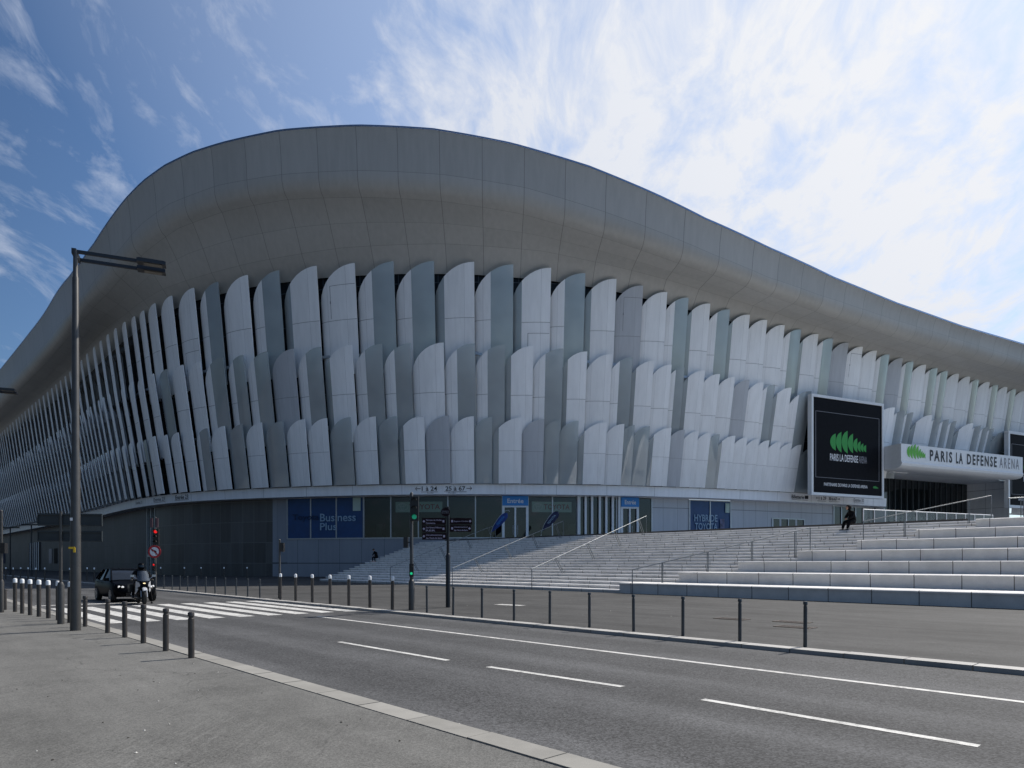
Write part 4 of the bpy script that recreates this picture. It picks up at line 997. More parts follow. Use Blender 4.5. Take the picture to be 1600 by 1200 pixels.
mb = MB(); bq((-.22, .2), (.22, -.2), .07, yy - .008); mb.build('slash', M['signred'], sg)
# green light post
p = olx(643, 13.75); r0 = empty('traffic_light', (p[0], p[1], .004), 0, 'traffic light showing green on the far kerb beside the signpost', 'traffic light')
mb = MB(); mb.lathe([(.105, 0), (.105, .98), (.075, 1.06), (.062, 1.07), (.055, 4.1), (.02, 4.15)], n=16); mb.build('pole', M['polegrey'], r0, auto=R(35))
signal_head(r0, .13, -.14, 3.55, .28, .86, 2, M['greendim']); signal_head(r0, .02, -.13, 1.40, .15, .45, 1, M['greenlamp'], 'repeater', 2)
mb = MB(); mb.box((-.20, .02, 2.38), (.15, .18, .38)); mb.box((-.09, 0, 2.38), (.1, .04, .04)); mb.build('pedestrian_signal', M['plasticblack'], r0)
# pedestrian signal
p = olx(437, 13.9); r0 = empty('pedestrian_signal', (p[0], p[1], .004), 0, 'black pedestrian signal on a slim post at the far end of the crosswalk', 'traffic light')
mb = MB(); mb.lathe([(.075, 0), (.075, 1.0), (.05, 1.06), (.045, 2.75), (.02, 2.78)], n=14); mb.build('pole', M['polegrey'], r0, auto=R(35))
mb = MB(); mb.box((.13, -.02, 2.4), (.18, .2, .42)); mb.box((.04, 0, 2.4), (.1, .04, .04)); mb.build('signal_head', M['plasticblack'], r0)

# pedestrian signpost
p = (brg(700) * 25.5, 25.5); r0 = empty('signpost', (p[0], p[1], .004), 0, 'dark signpost with five maroon direction boards, in front of the stairs', 'signpost')
mb = MB(); mb.lathe([(.085, 0), (.085, 1.92), (.06, 2.0), (.052, 2.01), (.052, 3.75), (.02, 3.77)], n=16); mb.build('pole', M['darkmetal'], r0, auto=R(35))
def zy(y): return (880 - y) * 25.5 / 1067 + EYE
def board(px0, px1, y0, y1, lines, left, sym=''):
    x0 = (px0 - 700) * 25.5 / 1067; x1 = (px1 - 700) * 25.5 / 1067; z1, z0 = zy(y0), zy(y1)
    mb = MB(); mb.box(((x0 + x1) / 2, -.06, (z0 + z1) / 2), (x1 - x0, .03, z1 - z0 - .012)); b = mb.build('direction_board', M['signbrown'], r0)
    mb = MB(); hh = (z1 - z0); n = len(lines)
    for i, l in enumerate(lines):
        xa = x0 + (.14 if left else .16); xb = x1 - (.16 if left else .13); put_text(mb, l, (xa, -.08, z1 - hh * (.44 if n > 1 else .65) - hh * .42 * i), (1, 0, 0), (0, 0, 1), w=xb - xa if i == 0 or n > 1 and len(l) > 12 else (xb - xa) * .6, h=hh * .24)
    xs = x0 + .065 if left else x1 - .065; zc = (z0 + z1) / 2; sg = -1 if left else 1
    mb.face([(xs + sg * .05, -.08, zc), (xs, -.08, zc + .05), (xs - sg * .05, -.08, zc), (xs, -.08, zc - .05)])
    xq = x1 - .09 if left else x0 + .09
    mb.face([(xq - .035, -.08, zc - .04), (xq + .035, -.08, zc - .04), (xq + .035, -.08, zc + .045), (xq - .035, -.08, zc + .045)])
    mb.build('lettering', simple('board_text', (.42, .38, .48), .6), b)
board(660, 697, 809.3, 820.6, ['Terrasse de l\'Arche', 'Commerces'], True)
board(660, 697, 821, 832.2, ['Gare Nanterre Préfecture', 'RER'], True)
board(660, 698, 832.6, 843.8, ['Cité administrative', 'des Hauts-de-Seine'], True)
board(703, 737.5, 809.5, 820, ['Espace Chollet'], False)
board(703, 736.5, 820.6, 831.4, ['Université departement', 'des Hauts-de-Seine'], False)
mb = MB(); mb.lathe([(0, 0), (.17, 0), (.17, -.02), (0, -.02)], c=(-.09, -.07, zy(800.5)), n=20, axis='Y'); b = mb.build('round_board', M['signbrown'], r0)
mb = MB(); put_text(mb, 'Nanterre', (-.22, -.095, zy(800)), (1, 0, 0), (0, 0, 1), w=.26, h=.045); put_text(mb, 'Paris La Défense', (-.23, -.095, zy(802.5)), (1, 0, 0), (0, 0, 1), w=.28, h=.04); mb.build('lettering', M['greytext'], b)

# feather flags on the plaza
def flag(px, Y, h, lean, mat, label, tcol, body):
    x = brg(px) * Y; r0 = empty('feather_flag', (x, Y, 4.095), 0, label, 'flag', 'feather flags by the entrance')
    mb = MB(); mb.tube([(0, 0, 0), (.05, 0, .6), (.30, 0, 1.35), (.75, 0, 2.1), (1.25, 0, 2.68), (1.6, 0, 2.95), (1.9, 0, 2.98), (1.98, 0, 2.85)], .022, 6); mb.build('flagpole', M['frame'], r0)
    mb = MB(); n = 14; A0 = Vector((.12, 0, .75)); A1 = Vector((1.75, 0, 2.72)); dd = A1 - A0; e = Vector((dd.z, 0, -dd.x)).normalized(); rows_ = []
    for k in range(n + 1):
        t = k / n; c = A0 + dd * t; wl = .34 * math.sin(math.pi * min(1, t * .72 + .02)) * (1 if t < .82 else math.sqrt(max(0, 1 - ((t - .82) / .18) ** 2)))
        rows_.append([c - e * wl + Vector((0, .05 * math.sin(8 * t), 0)), c + Vector((0, -.05, 0)), c + e * wl * 1.05 + Vector((0, .07 * math.sin(6 * t + 1), 0))])
    for k in range(n):
        for j in range(2): mb.face([rows_[k][j], rows_[k][j + 1], rows_[k + 1][j + 1], rows_[k + 1][j]])
    fl = mb.build('flag_cloth', mat, r0)
    mb = MB(); dn_ = dd.normalized(); put_text(mb, body, A0 + dd * .36 + e * .10 + Vector((0, -.14, 0)), dn_, -e, w=1.15, h=.22); mb.build('lettering', tcol, fl)
flag(766, 70, 2.9, 1.0, M['flagblue'], 'blue feather flag leaning right before the first entrance door', M['bluelite'], 'TOYOTA')
flag(845, 68, 2.9, 1.0, M['flagnavy'], 'dark navy feather flag with pale lettering, between the two entrance doors', M['adtext'], 'TOYOTA')

# distant street lamps by the side street
for px, Y, h, l in ((16, 95, 6.6, 'distant slim street lamp with T-shaped top, nearest the picture edge'), (49, 88, 6.6, 'distant slim street lamp with T-shaped top, in front of the glazed doors')):
    r0 = empty('street_lamp', (brg(px) * Y, Y, 0), 0, l, 'street lamp', 'distant street lamps')
    mb = MB(); mb.lathe([(.13, 0), (.09, .8), (.07, h)], n=10); mb.build('pole', M['darkmetal'], r0)
    mb = MB(); mb.box((0, 0, h), (2.4, .3, .16)); mb.build('lamp_head', M['darkmetal'], r0)

# bright doorway in the far cladding
sA = s_at(46, GO + .1); sB = s_at(62, GO + .1); mb = MB(); strip(mb, sA, sB, ZG, 5.0, GO + .08); w = part(mb, 'glazed_door', M['white'])
mb = MB(); k = sA
while k <= sB: wbox(mb, k - .15, k + .15, ZG, 5.0, GO + .1, GO + .25); k += (sB - sA) / 5
mb.build('frame', M['darkmetal'], w, shift=AR)
for k, (px, m_) in enumerate(((76, 'bluead'), (84, 'screen'), (5, 'flagnavy'))):
    a = s_at(px, GO + .1); mb = MB(); strip(mb, a, a + 3.2, ZG + 2.0, 3.2, GO + .08); part(mb, 'poster', M[m_])

# ------------------------------------------------------------------ car
def loft(mb, secs): mb.rings(secs, True)
def make_car(loc, rz):
    r0 = empty('parked_car', loc, rz, 'black hatchback waiting at the crosswalk behind the motorcyclist', 'car'); r0.name = 'car'
    # x forward, y left
    def sec(x, w, zb, zs, n=0): # half ring: sill, bulge, shoulder
        pts = [(w * .86, zb), (w * .97, zb + .10), (w, (zb + zs) / 2), (w * .975, zs - .10), (w * .90, zs), (w * .5, zs + .03)]
        return [(x, y, z) for y, z in pts] + [(x, -y, z) for y, z in pts[::-1]]
    st = [(-2.03, .70, .42, .80), (-1.98, .80, .30, .92), (-1.75, .86, .24, .98), (-1.2, .885, .20, .98), (-.4, .885, .19, .95), (.5, .885, .19, .93), (.95, .885, .20, .93), (1.4, .87, .22, .86), (1.8, .82, .24, .76), (2.02, .70, .28, .64), (2.10, .56, .34, .56)]
    mb = MB(); loft(mb, [sec(*a) for a in st]); mb.build('body', M['carpaint'], r0, auto=R(50))
    # cabin glass and roof
    gs = [(-1.92, .74, .62, .97, 1.06), (-1.55, .80, .60, .97, 1.33), (-1.0, .82, .61, .96, 1.43), (-.2, .82, .62, .95, 1.46), (.25, .81, .62, .94, 1.42), (.6, .80, .66, .94, 1.22), (1.02, .78, .74, .93, .97)]
    mb = MB(); mb.rings([[(x, w0, z0), (x, w1, z1), (x, w1 * .6, z1 + .02), (x, -w1 * .6, z1 + .02), (x, -w1, z1), (x, -w0, z0)] for x, w0, w1, z0, z1 in gs]); mb.build('window', M['carglass'], r0, auto=R(30))
    mb = MB()
    rs = [(-1.62, .60, 1.31), (-1.3, .62, 1.40), (-.7, .63, 1.465), (-.1, .63, 1.485), (.28, .62, 1.435)]
    mb.rings([[(x, w, z - .02), (x, w * .6, z + .015), (x, -w * .6, z + .015), (x, -w, z - .02)] for x, w, z in rs]); mb.build('roof', M['carpaint'], r0, auto=R(40))
    mb = MB()
    for sg in (1, -1):
        for pts in (((.30, .63, 1.41), (1.04, .79, .95)), ((-.25, .64, 1.46), (-.28, .83, .95)), ((-1.05, .63, 1.44), (-1.25, .83, .97)), ((-1.6, .62, 1.33), (-1.93, .76, 1.0))):
            mb.tube([(x, y * sg, z) for x, y, z in pts], .035, 6)
    mb.build('pillar', M['carpaint'], r0)
    for sg in (1, -1):
        mb = MB(); mb.box((.78, sg * .93, 1.0), (.12, .2, .13)); mb.box((.82, sg * .86, .95), (.06, .1, .05)); mb.build('mirror', M['carpaint'], r0)
        mb = MB(); mb.rings([[(1.86, sg * .45, .66), (1.86, sg * .45, .74), (1.78, sg * .45, .78), (1.78, sg * .45, .66)], [(1.66, sg * .80, .70), (1.62, sg * .80, .78), (1.5, sg * .78, .80), (1.5, sg * .8, .70)]] if sg > 0 else [[(1.66, sg * .80, .70), (1.62, sg * .80, .78), (1.5, sg * .78, .80), (1.5, sg * .8, .70)], [(1.86, sg * .45, .66), (1.86, sg * .45, .74), (1.78, sg * .45, .78), (1.78, sg * .45, .66)]])
        hl = mb.build('headlight', M['darkmetal'], r0, auto=R(30))
        mb = MB()
        mb.lathe([(.055, 0), (.05, .03), (.02, .04)], c=(1.98, sg * .56, .675), n=12, axis='X'); mb.lathe([(.05, 0), (.04, .03), (.02, .035)], c=(1.90, sg * .68, .69), n=12, axis='X'); mb.build('lens', M['headlamp'], hl)
        mb = MB(); mb.box((-.35, sg * .895, .86), (.16, .03, .03)); mb.box((-1.15, sg * .893, .88), (.16, .03, .03)); mb.build('handle', M['carpaint'], r0)
    mb = MB(); mb.box((2.09, 0, .36), (.05, .9, .16)); mb.box((2.07, 0, .56), (.04, .5, .05)); mb.build('grille', M['plasticblack'], r0)
    mb = MB(); mb.box((2.125, 0, .43), (.012, .5, .11)); mb.build('number_plate', M['plate'], r0)
    mb = MB(); mb.lathe([(.05, 0), (.05, .015)], c=(2.1, 0, .59), n=14, axis='X'); mb.build('badge', M['rim'], r0)
    mb = MB(); mb.box((.62, -.42, 1.10), (.01, .07, .07)); mb.build('windscreen_sticker', M['green2'], r0)
    for x in (-1.28, 1.30):
        for sg in (1, -1):
            mb = MB(); mb.lathe([(.20, -.10), (.31, -.10), (.325, -.06), (.325, .06), (.31, .10), (.20, .10)], c=(x, sg * .80, .325), n=26, axis='Y'); w = mb.build('wheel', M['tyre'], r0, auto=R(35))
            mb = MB()
            for k in range(5):
                t = 2 * math.pi * k / 5; mb.box((x + .11 * math.cos(t), sg * .895, .325 + .11 * math.sin(t)), (.20, .02, .05), ax=[(math.cos(t), 0, math.sin(t)), (0, 1, 0), (-math.sin(t), 0, math.cos(t))])
            mb.lathe([(.20, sg * .01), (.225, sg * .015), (.225, -sg * .02), (.20, -sg * .02)], c=(x, sg * .89, .325), n=26, axis='Y'); mb.build('rim', M['rim'], w)
    return r0
ca_ = math.atan2(TD[1], TD[0])
make_car((*rd(-35.3, 8.35)[:2], -.07), ca_ + R(0))

# ------------------------------------------------------------------ people
def person_mesh(J, parent, mat_body, bulk=1.0):
    """J: joints dict. Continuous clothed body; skin head/hands as children"""
    order = ['pelvis', 'waist', 'chest', 'neck', 'headb']
    V, E, Rr = [], [], []; idx = {}
    def add(k, r_, prev=None):
        idx[k] = len(V); V.append(J[k]); Rr.append(tuple(q * bulk for q in r_) if isinstance(r_, tuple) else r_ * bulk)
        if prev: E.append((idx[prev], idx[k]))
    add('pelvis', (.17, .13)); add('waist', (.15, .12), 'pelvis'); add('chest', (.185, .13), 'waist'); add('neck', .065, 'chest'); add('headb', .06, 'neck')
    for s in 'lr':
        add('sh' + s, .078, 'chest'); add('el' + s, .058, 'sh' + s); add('wr' + s, .042, 'el' + s)
        add('hip' + s, .105, 'pelvis'); add('kn' + s, .078, 'hip' + s); add('an' + s, .052, 'kn' + s)
    o = skin('clothing', V, E, Rr, [mat_body], parent, 1)
    return o
def hand(parent, wr, d, side, curl=.5, mat=None):
    """palm with four unequal curled fingers and a thumb leaving its side"""
    wr = Vector(wr); d = Vector(d).normalized(); up = Vector((0, 0, 1)); lat = d.cross(up)
    lat = lat.normalized() if lat.length > .1 else Vector((1, 0, 0)); dn = lat.cross(d).normalized()
    V = [tuple(wr), tuple(wr + d * .05), tuple(wr + d * .09)]; E = [(0, 1), (1, 2)]; Rr = [(.024, .03), (.022, .038), (.018, .036)]
    for k, L in enumerate((.070, .080, .075, .058)):
        off = lat * ((k - 1.5) * .021); a = wr + d * .09 + off; b = a + (d * .9 - dn * curl).normalized() * L * .5; c = b + (d * .5 - dn * curl * 1.6).normalized() * L * .5
        i = len(V); V += [tuple(a), tuple(b), tuple(c)]; E += [(2, i), (i, i + 1), (i + 1, i + 2)]; Rr += [.010, .009, .008]
    a = wr + d * .03 + lat * .034 * side; b = a + (d * .7 + lat * .6 * side).normalized() * .035; c = b + (d + lat * .1 * side).normalized() * .028
    i = len(V); V += [tuple(a), tuple(b), tuple(c)]; E += [(1, i), (i, i + 1), (i + 1, i + 2)]; Rr += [.012, .010, .008]
    return skin('hand', V, E, Rr, [mat or M['skin']], parent, 1)
def head(parent, c, fwd, r=.10, hair=True, tilt=0., mat=None):
    """skull with brow, nose, chin, ears and eyes"""
    c = Vector(c); f = Vector(fwd).normalized(); f.z = 0; f.normalize(); side = Vector((-f.y, f.x, 0)); up = Vector((0, 0, 1))
    f2 = (f * math.cos(tilt) - up * math.sin(tilt)); u2 = (up * math.cos(tilt) + f * math.sin(tilt))
    mb = MB(); prof = [(-1.15, .28, .10), (-1.0, .50, .22), (-.72, .66, .12), (-.4, .76, .10), (-.1, .82, .06), (.2, .86, .02), (.5, .80, -.02), (.78, .60, -.05), (.95, .34, -.05), (1.02, .08, -.05)]
    rings = []
    for z, w, fo in prof:
        ring = []
        for k in range(20):
            t = 2 * math.pi * k / 20; a = math.cos(t); b = math.sin(t); fr = (w * 1.12 + fo) if a > 0 else w * 1.12 - fo * .2
            if a > .95 and -.5 < z < -.15: fr += .17
            if a > .95 and -.8 < z < -.6: fr += .05
            if .75 < a < .9 and -.25 < z < .05: fr -= .05
            ring.append(c + f2 * (a * fr * r) + side * (b * w * r) + u2 * (z * r))
        rings.append(ring)
    mb.rings(rings)
    for s in (1, -1): mb.tube([c + side * s * r * .80 + u2 * r * -.35, c + side * s * r * .90 + u2 * r * -.05, c + side * s * r * .88 + u2 * r * .12], [r * .06, r * .12, r * .07], 6)
    h = mb.build('head', mat or M['skin'], parent, smooth=True)
    mb = MB()
    for s in (1, -1): mb.box(c + f2 * r * .93 + side * s * r * .32 - u2 * r * .05, (r * .14, r * .2, r * .08))
    mb.box(c + f2 * r * .98 - u2 * r * .72, (r * .10, r * .36, r * .05)); mb.build('face_features', M['hair'], h)
    if hair:
        mb = MB(); rings = []
        for z, w in ((-.35, .80), (0, .95), (.35, .98), (.7, .80), (1.0, .45), (1.12, .08)):
            rings.append([c + f2 * ((math.cos(t) * w * 1.12 * (1 if z > .3 or math.cos(t) < .2 else .2) - .10) * r) + side * (math.sin(t) * w * r) + u2 * (z * r) for t in [2 * math.pi * k / 18 for k in range(18)]])
        mb.rings(rings); mb.build('hair', M['hair'], h, smooth=True)
    return h
def shoe(parent, an, f, mat):
    an = Vector(an); f = Vector(f).normalized(); s = Vector((-f.y, f.x, 0)); mb = MB(); rings = []
    for x, w, h in ((-.07, .03, .07), (-.04, .042, .09), (.04, .045, .085), (.12, .05, .06), (.18, .04, .045), (.205, .015, .03)):
        b = Vector((an.x, an.y, an.z - .08)) + f * x
        rings.append([b + s * w, b + s * w * .9 + Vector((0, 0, h * .7)), b + Vector((0, 0, h)), b - s * w * .9 + Vector((0, 0, h * .7)), b - s * w])
    mb.rings(rings); return mb.build('shoe', mat, parent, smooth=True)

def seated(loc, face, label, hunch=.5, seat=.40, wide=.2, shoe_m=None, hood=False, scale=1.0, bulk=1.0, reach=0.):
    """sits on a step with feet on a lower one; local +x is where they face"""
    r0 = empty('person', loc, math.atan2(face[1], face[0]), label, 'person'); r0.scale = (scale,) * 3
    J = dict(pelvis=(0, 0, seat + .12), waist=(.03, 0, seat + .26), chest=(.03 + .22 * hunch, 0, seat + .50), neck=(.06 + .34 * hunch, 0, seat + .68), headb=(.08 + .40 * hunch, 0, seat + .74))
    for s, q in (('l', 1), ('r', -1)):
        J['sh' + s] = (.05 + .24 * hunch, q * .19, seat + .58); J['el' + s] = (.28 + .1 * hunch, q * .24, seat + .32); J['wr' + s] = (.47, q * .07, seat + .27)
        J['hip' + s] = (.05, q * .11, seat + .10); J['kn' + s] = (.46, q * wide, seat + .13 - reach * .3); J['an' + s] = (.44 + reach, q * wide * .9, .09)
    person_mesh(J, r0, M['cloth'], bulk)
    head(r0, (.14 + .44 * hunch, 0, seat + .86), (1, 0, 0), .108, not hood, tilt=.5)
    if hood:
        mb = MB(); c = Vector((.10 + .42 * hunch, 0, seat + .87)); rings = []
        for a, r_ in ((-.13, .04), (-.10, .10), (-.02, .135), (.06, .135), (.10, .12)): rings.append([c + Vector((a, r_ * math.cos(t), r_ * 1.12 * math.sin(t))) for t in [2 * math.pi * k / 16 for k in range(16)]])
        mb.rings(rings); mb.build('hood', M['cloth'], r0, smooth=True)
    for s, q in (('l', 1), ('r', -1)):
        hand(r0, J['wr' + s], (.35, -q * .8, -.1), -q); shoe(r0, J['an' + s], (1, q * .1, 0), shoe_m or M['shoe'])
    return r0
# man in black on the plaza edge
pm = on_line(brg(1334), 45.2); zz = z_step(44.9)
seated((pm[0], pm[1], 3.705), (-.97, -.25), 'person in black sitting hunched at the top of the stairs below the canopy', .55, .40, .2, hood=True, scale=1.14, bulk=1.4, reach=.14)
pl = on_line(brg(589), 37.2); 
seated((pl[0], pl[1], DZ * 9), (-.55, -.83), 'person in dark clothes crouched on the lower left stairs by the white wall', .8, .39, .16, M['shoelight'])

# ------------------------------------------------------------------ motorcycle and rider
def make_bike(loc, rz):
    r0 = empty('motorcycle', loc, rz, 'black and white touring motorcycle with lit headlight stopped at the crosswalk', 'motorcycle')
    for x in (-.72, .76):
        mb = MB(); mb.lathe([(.20, -.055), (.27, -.065), (.305, -.045), (.32, 0), (.305, .045), (.27, .065), (.20, .055)], c=(x, 0, .32), n=28, axis='Y'); w = mb.build('wheel', M['tyre'], r0, auto=R(40))
        mb = MB()
        for k in range(5):
            t = 2 * math.pi * k / 5; mb.box((x + .11 * math.cos(t), 0, .32 + .11 * math.sin(t)), (.21, .03, .04), ax=[(math.cos(t), 0, math.sin(t)), (0, 1, 0), (-math.sin(t), 0, math.cos(t))])
        mb.lathe([(.20, -.04), (.21, -.04), (.21, .04), (.20, .04)], c=(x, 0, .32), n=24, axis='Y'); mb.build('rim', M['rim'], w)
    mb = MB()
    for s in (1, -1): mb.tube([(.76, s * .10, .32), (.60, s * .10, .72), (.50, s * .09, .95)], [.035, .032, .026], 8)
    mb.build('fork', M['rim'], r0)
    mb = MB(); rings = []
    for x, w, zl, zh in ((-.95, .08, .78, .86), (-.6, .16, .62, .84), (-.2, .19, .34, .80), (.15, .22, .25, .92), (.4, .26, .34, 1.02), (.62, .22, .48, 1.0), (.78, .12, .62, .86)):
        zm = (zl + zh) / 2; rings.append([(x, w * .5, zl), (x, w, zm - .05), (x, w * .9, zm + .12 if zm + .12 < zh else zh - .02), (x, w * .45, zh), (x, -w * .45, zh), (x, -w * .9, zm + .12 if zm + .12 < zh else zh - .02), (x, -w, zm - .05), (x, -w * .5, zl)])
    mb.rings(rings); mb.build('fairing', M['carpaint'], r0, auto=R(45))
    for s in (1, -1):
        mb = MB(); mb.rings([[(.74, s * .15, .80), (.72, s * .18, .92), (.5, s * .275, .98), (.48, s * .28, .78)], [(.50, s * .24, .50), (.46, s * .29, .60), (.28, s * .27, .62), (.25, s * .26, .44)]]); mb.build('side_panel', M['bikewhite'], r0)
        mb = MB(); mb.tube([(.50, s * .2, 1.05), (.46, s * .38, 1.16)], .012, 6); mb.rings([[(.46 + dx, s * .40 + dy, 1.19 + dz) for dx, dy, dz in ((.03, -.07, -.04), (.03, .07, -.04), (.03, .07, .05), (.03, -.07, .05))], [(.46 - .04 + dx, s * .40 + dy * .7, 1.19 + dz * .7) for dx, dy, dz in ((0, -.07, -.04), (0, .07, -.04), (0, .07, .05), (0, -.07, .05))]]); mb.build('mirror', M['rim'], r0)
        mb = MB(); mb.tube([(.36, s * .1, 1.0), (.30, s * .30, 1.04), (.22, s * .38, 1.02)], .016, 8); mb.build('handlebar', M['plasticblack'], r0)
        mb = MB(); mb.box((-.62, s * .30, .66), (.50, .18, .34)); mb.build('pannier', M['plasticblack'], r0)
    mb = MB(); n = 8; rows_ = []
    for k in range(6):
        t = k / 5; rows_.append([(.66 - .26 * t - .10 * abs(u) ** 2, .24 * u * (1 - .25 * t ** 2), .98 + .42 * t) for u in [j / 4 - 1 for j in range(9)]])
    for i in range(5):
        for j in range(8): mb.face([rows_[i][j], rows_[i][j + 1], rows_[i + 1][j + 1], rows_[i + 1][j]])
    mb.build('windscreen', M['screenclear'], r0, auto=R(40))
    mb = MB(); mb.lathe([(.10, -.02), (.105, 0), (.08, .03)], c=(.74, 0, .80), n=20, axis='X'); mb.build('headlight', M['bikelamp'], r0)
    mb = MB(); mb.rings([[(-.75, y, z) for y, z in ((.12, .80), (.15, .88), (-.15, .88), (-.12, .80))], [(-.3, y, z) for y, z in ((.14, .74), (.17, .82), (-.17, .82), (-.14, .74))], [(.05, y, z) for y, z in ((.08, .78), (.10, .88), (-.10, .88), (-.08, .78))]]); mb.build('seat', M['plasticblack'], r0, auto=R(40))
    mb = MB(); mb.rings([[(x, .09 * math.cos(t), z + .0) for t in (0, math.pi)] + [(x, -.05, z + .03), (x, .05, z + .03)] for x, z in ((.52, .60), (.66, .70), (.82, .69), (1.0, .58))]); mb.build('mudguard', M['bikewhite'], r0)
    mb = MB(); mb.tube([(.1, -.18, .28), (-.4, -.22, .28), (-.85, -.24, .38)], [.03, .05, .055], 10); mb.build('exhaust', M['rim'], r0)
    mb = MB(); mb.box((.0, 0, .36), (.55, .30, .30)); mb.build('engine', M['darkmetal'], r0)
    return r0
bl = rd(-31.85, 8.15); brz = ca_ + R(-6)
make_bike((bl[0], bl[1], -.07), brz)
r0 = empty('person', (bl[0], bl[1], -.07), brz, 'motorcyclist in black with a glossy black helmet sitting on the motorcycle', 'person')
J = dict(pelvis=(-.30, 0, .95), waist=(-.26, 0, 1.07), chest=(-.16, 0, 1.29), neck=(-.08, 0, 1.46), headb=(-.05, 0, 1.52))
for s, q in (('l', 1), ('r', -1)):
    J['sh' + s] = (-.13, q * .20, 1.38); J['el' + s] = (.04, q * .34, 1.17); J['wr' + s] = (.21, q * .36, 1.06); J['hip' + s] = (-.25, q * .12, .93); J['kn' + s] = (.08, q * .27, .74)
    J['an' + s] = (.02, q * .40, .10) if q > 0 else (-.12, q * .30, .34)
person_mesh(J, r0, M['cloth'])
mb = MB(); c = Vector((-.02, 0, 1.60)); rings = []
for z, w, f_ in ((-.14, .095, 1.05), (-.10, .125, 1.2), (-.04, .14, 1.2), (.03, .142, 1.1), (.09, .12, 1.05), (.13, .075, 1.0), (.145, .02, 1.0)): rings.append([c + Vector((w * f_ * math.cos(t), w * math.sin(t), z)) for t in [2 * math.pi * k / 22 for k in range(22)]])
mb.rings(rings); h = mb.build('helmet', M['carpaint'], r0, smooth=True)
mb = MB()
for i in range(8):
    t0, t1 = -1.1 + 2.2 * i / 8, -1.1 + 2.2 * (i + 1) / 8
    P = lambda t, z, k: tuple(c + Vector((.158 * k * math.cos(t) * 1.05, .145 * k * math.sin(t), z)))
    mb.face([P(t0, -.05, 1.08), P(t1, -.05, 1.08), P(t1, .05, 1.02), P(t0, .05, 1.02)])
mb.build('visor', M['carglass'], h)
for s, q in (('l', 1), ('r', -1)): hand(r0, J['wr' + s], (.3, q * .15, -.2), -q, .9, M['plasticblack']); shoe(r0, J['an' + s], (1, 0, 0), M['shoe'])

# ------------------------------------------------------------------ sky and sun
SUN_EL, SUN_AZ = 47., math.degrees(math.atan2(.80, .60))     # azimuth clockwise from +Y
w = bpy.data.worlds.new('World'); scn.world = w; w.use_nodes = True; nt = w.node_tree
bg = nt.nodes['Background']; sky = nd(nt, 'ShaderNodeTexSky'); sky.sky_type = 'NISHITA'; sky.sun_disc = False
sky.sun_elevation = R(SUN_EL); sky.sun_rotation = R(SUN_AZ); sky.air_density = 1.0; sky.dust_density = 1.0; sky.ozone_density = 2.0
tc = nd(nt, 'ShaderNodeTexCoord'); G = tc.outputs['Generated']
sp = nd(nt, 'ShaderNodeSeparateXYZ'); nt.links.new(G, sp.inputs[0])
zc = math_(nt, 'ADD', math_(nt, 'MAXIMUM', sp.outputs[2], 0.), .32)
cx = math_(nt, 'DIVIDE', sp.outputs[0], zc); cy = math_(nt, 'DIVIDE', sp.outputs[1], zc)
cb = nd(nt, 'ShaderNodeCombineXYZ'); nt.links.new(cx, cb.inputs[0]); nt.links.new(cy, cb.inputs[1])
mp = nd(nt, 'ShaderNodeMapping'); mp.inputs['Rotation'].default_value = (0, 0, R(-38)); mp.inputs['Scale'].default_value = (1.75, 1.05, 1); nt.links.new(cb.outputs[0], mp.inputs['Vector'])
warp = nd(nt, 'ShaderNodeTexNoise', i_Scale=1.6, i_Detail=3.); nt.links.new(mp.outputs[0], warp.inputs['Vector'])
wv = nd(nt, 'ShaderNodeVectorMath', operation='SCALE', i_Scale=.45); nt.links.new(warp.outputs['Color'], wv.inputs[0])
wa = nd(nt, 'ShaderNodeVectorMath', operation='ADD'); nt.links.new(mp.outputs[0], wa.inputs[0]); nt.links.new(wv.outputs[0], wa.inputs[1])
n1 = noise(nt, wa.outputs[0], 7.5, 10, .62); n2 = noise(nt, cb.outputs[0], .9, 3, .5); n3 = noise(nt, wa.outputs[0], 13., 6, .62)
# thicker veil of cloud towards the sun side
dv = nd(nt, 'ShaderNodeVectorMath', operation='DOT_PRODUCT'); nt.links.new(G, dv.inputs[0]); dv.inputs[1].default_value = Vector((.24, .86, .36)).normalized()
veil = ramp(nt, dv.outputs['Value'], .86, .975)
ds = nd(nt, 'ShaderNodeVectorMath', operation='DOT_PRODUCT'); nt.links.new(G, ds.inputs[0]); ds.inputs[1].default_value = Vector((.55, .42, .72)).normalized()
cov = math_(nt, 'ADD', math_(nt, 'MULTIPLY', n1, .80), math_(nt, 'MULTIPLY', n2, .34))
cov = math_(nt, 'ADD', cov, math_(nt, 'MULTIPLY', n3, .26))
cov = math_(nt, 'ADD', cov, math_(nt, 'MULTIPLY', veil, .24))
mask = ramp(nt, cov, .70, .98)
mask = math_(nt, 'POWER', mask, 1.15)
glow = ramp(nt, ds.outputs['Value'], .40, .98)
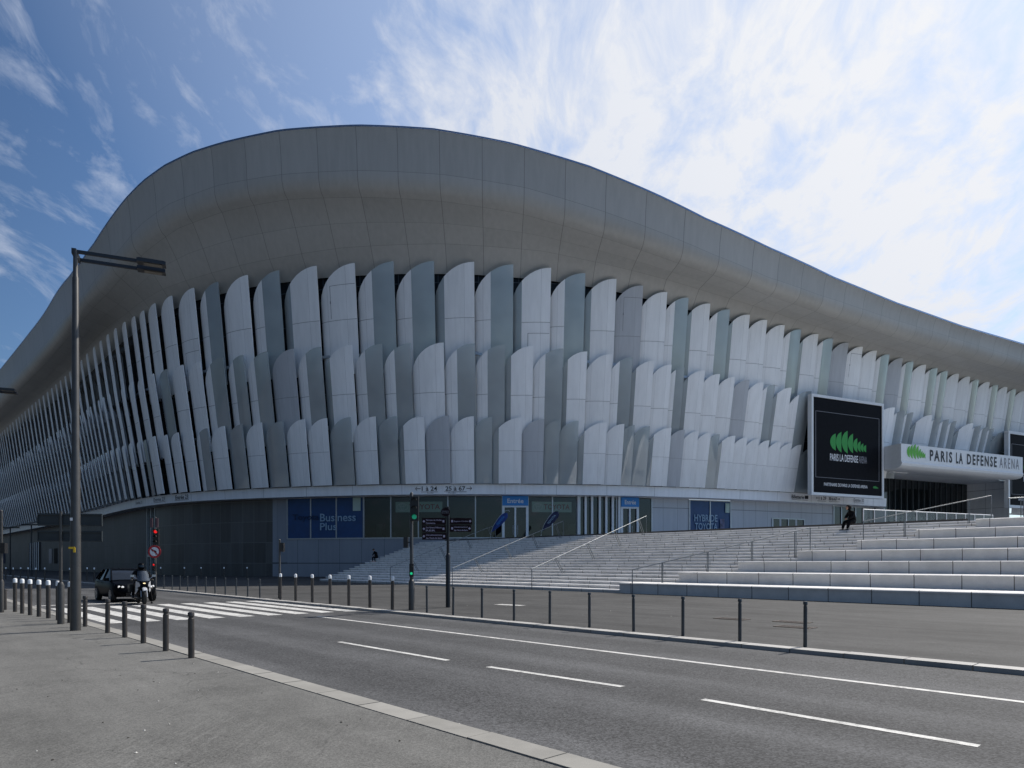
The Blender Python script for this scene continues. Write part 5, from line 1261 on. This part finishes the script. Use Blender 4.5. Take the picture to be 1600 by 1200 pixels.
side = ramp(nt, math_(nt, 'ADD', math_(nt, 'MULTIPLY', sp.outputs[0], .8), math_(nt, 'MULTIPLY', sp.outputs[1], .25)), -.75, .22, .20, 1.30)
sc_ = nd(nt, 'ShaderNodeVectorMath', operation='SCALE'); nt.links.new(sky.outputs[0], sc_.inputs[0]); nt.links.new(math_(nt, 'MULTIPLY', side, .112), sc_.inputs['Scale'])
tint = nd(nt, 'ShaderNodeVectorMath', operation='MULTIPLY'); nt.links.new(sc_.outputs[0], tint.inputs[0]); tint.inputs[1].default_value = (.76, .95, 1.14)
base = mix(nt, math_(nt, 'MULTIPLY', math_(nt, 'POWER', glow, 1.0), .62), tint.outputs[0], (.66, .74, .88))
ccol = mix(nt, glow, (.50, .57, .72), (.93, .94, .97))
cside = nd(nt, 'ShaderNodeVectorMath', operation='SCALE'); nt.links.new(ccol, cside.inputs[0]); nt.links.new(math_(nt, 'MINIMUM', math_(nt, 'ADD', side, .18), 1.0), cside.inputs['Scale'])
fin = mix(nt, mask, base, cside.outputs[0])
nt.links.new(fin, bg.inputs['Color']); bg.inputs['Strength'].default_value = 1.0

sd = bpy.data.lights.new('sun', 'SUN'); sd.energy = 5.4; sd.angle = R(.53); sd.color = (1.0, .94, .86)
so_ = bpy.data.objects.new('sun', sd); C.objects.link(so_)
az = R(SUN_AZ); v = Vector((math.sin(az) * math.cos(R(SUN_EL)), math.cos(az) * math.cos(R(SUN_EL)), math.sin(R(SUN_EL))))
so_.rotation_euler = v.to_track_quat('Z', 'Y').to_euler(); so_.location = v * 200

cd = bpy.data.cameras.new('camera'); cam = bpy.data.objects.new('camera', cd); C.objects.link(cam)
cam.location = (0, 0, EYE); cam.rotation_euler = (R(90), 0, 0); cd.sensor_width = 36; cd.lens = 36 * 1067. / 1600.; cd.shift_y = 280. / 1600.; cd.clip_end = 8000; cd.clip_start = .1
scn.camera = cam
scn.view_settings.view_transform = 'Standard'; scn.view_settings.look = 'None'; scn.view_settings.exposure = 0; scn.view_settings.gamma = 1
scn.cycles.use_denoising = True; scn.cycles.max_bounces = 8; scn.cycles.transparent_max_bounces = 16
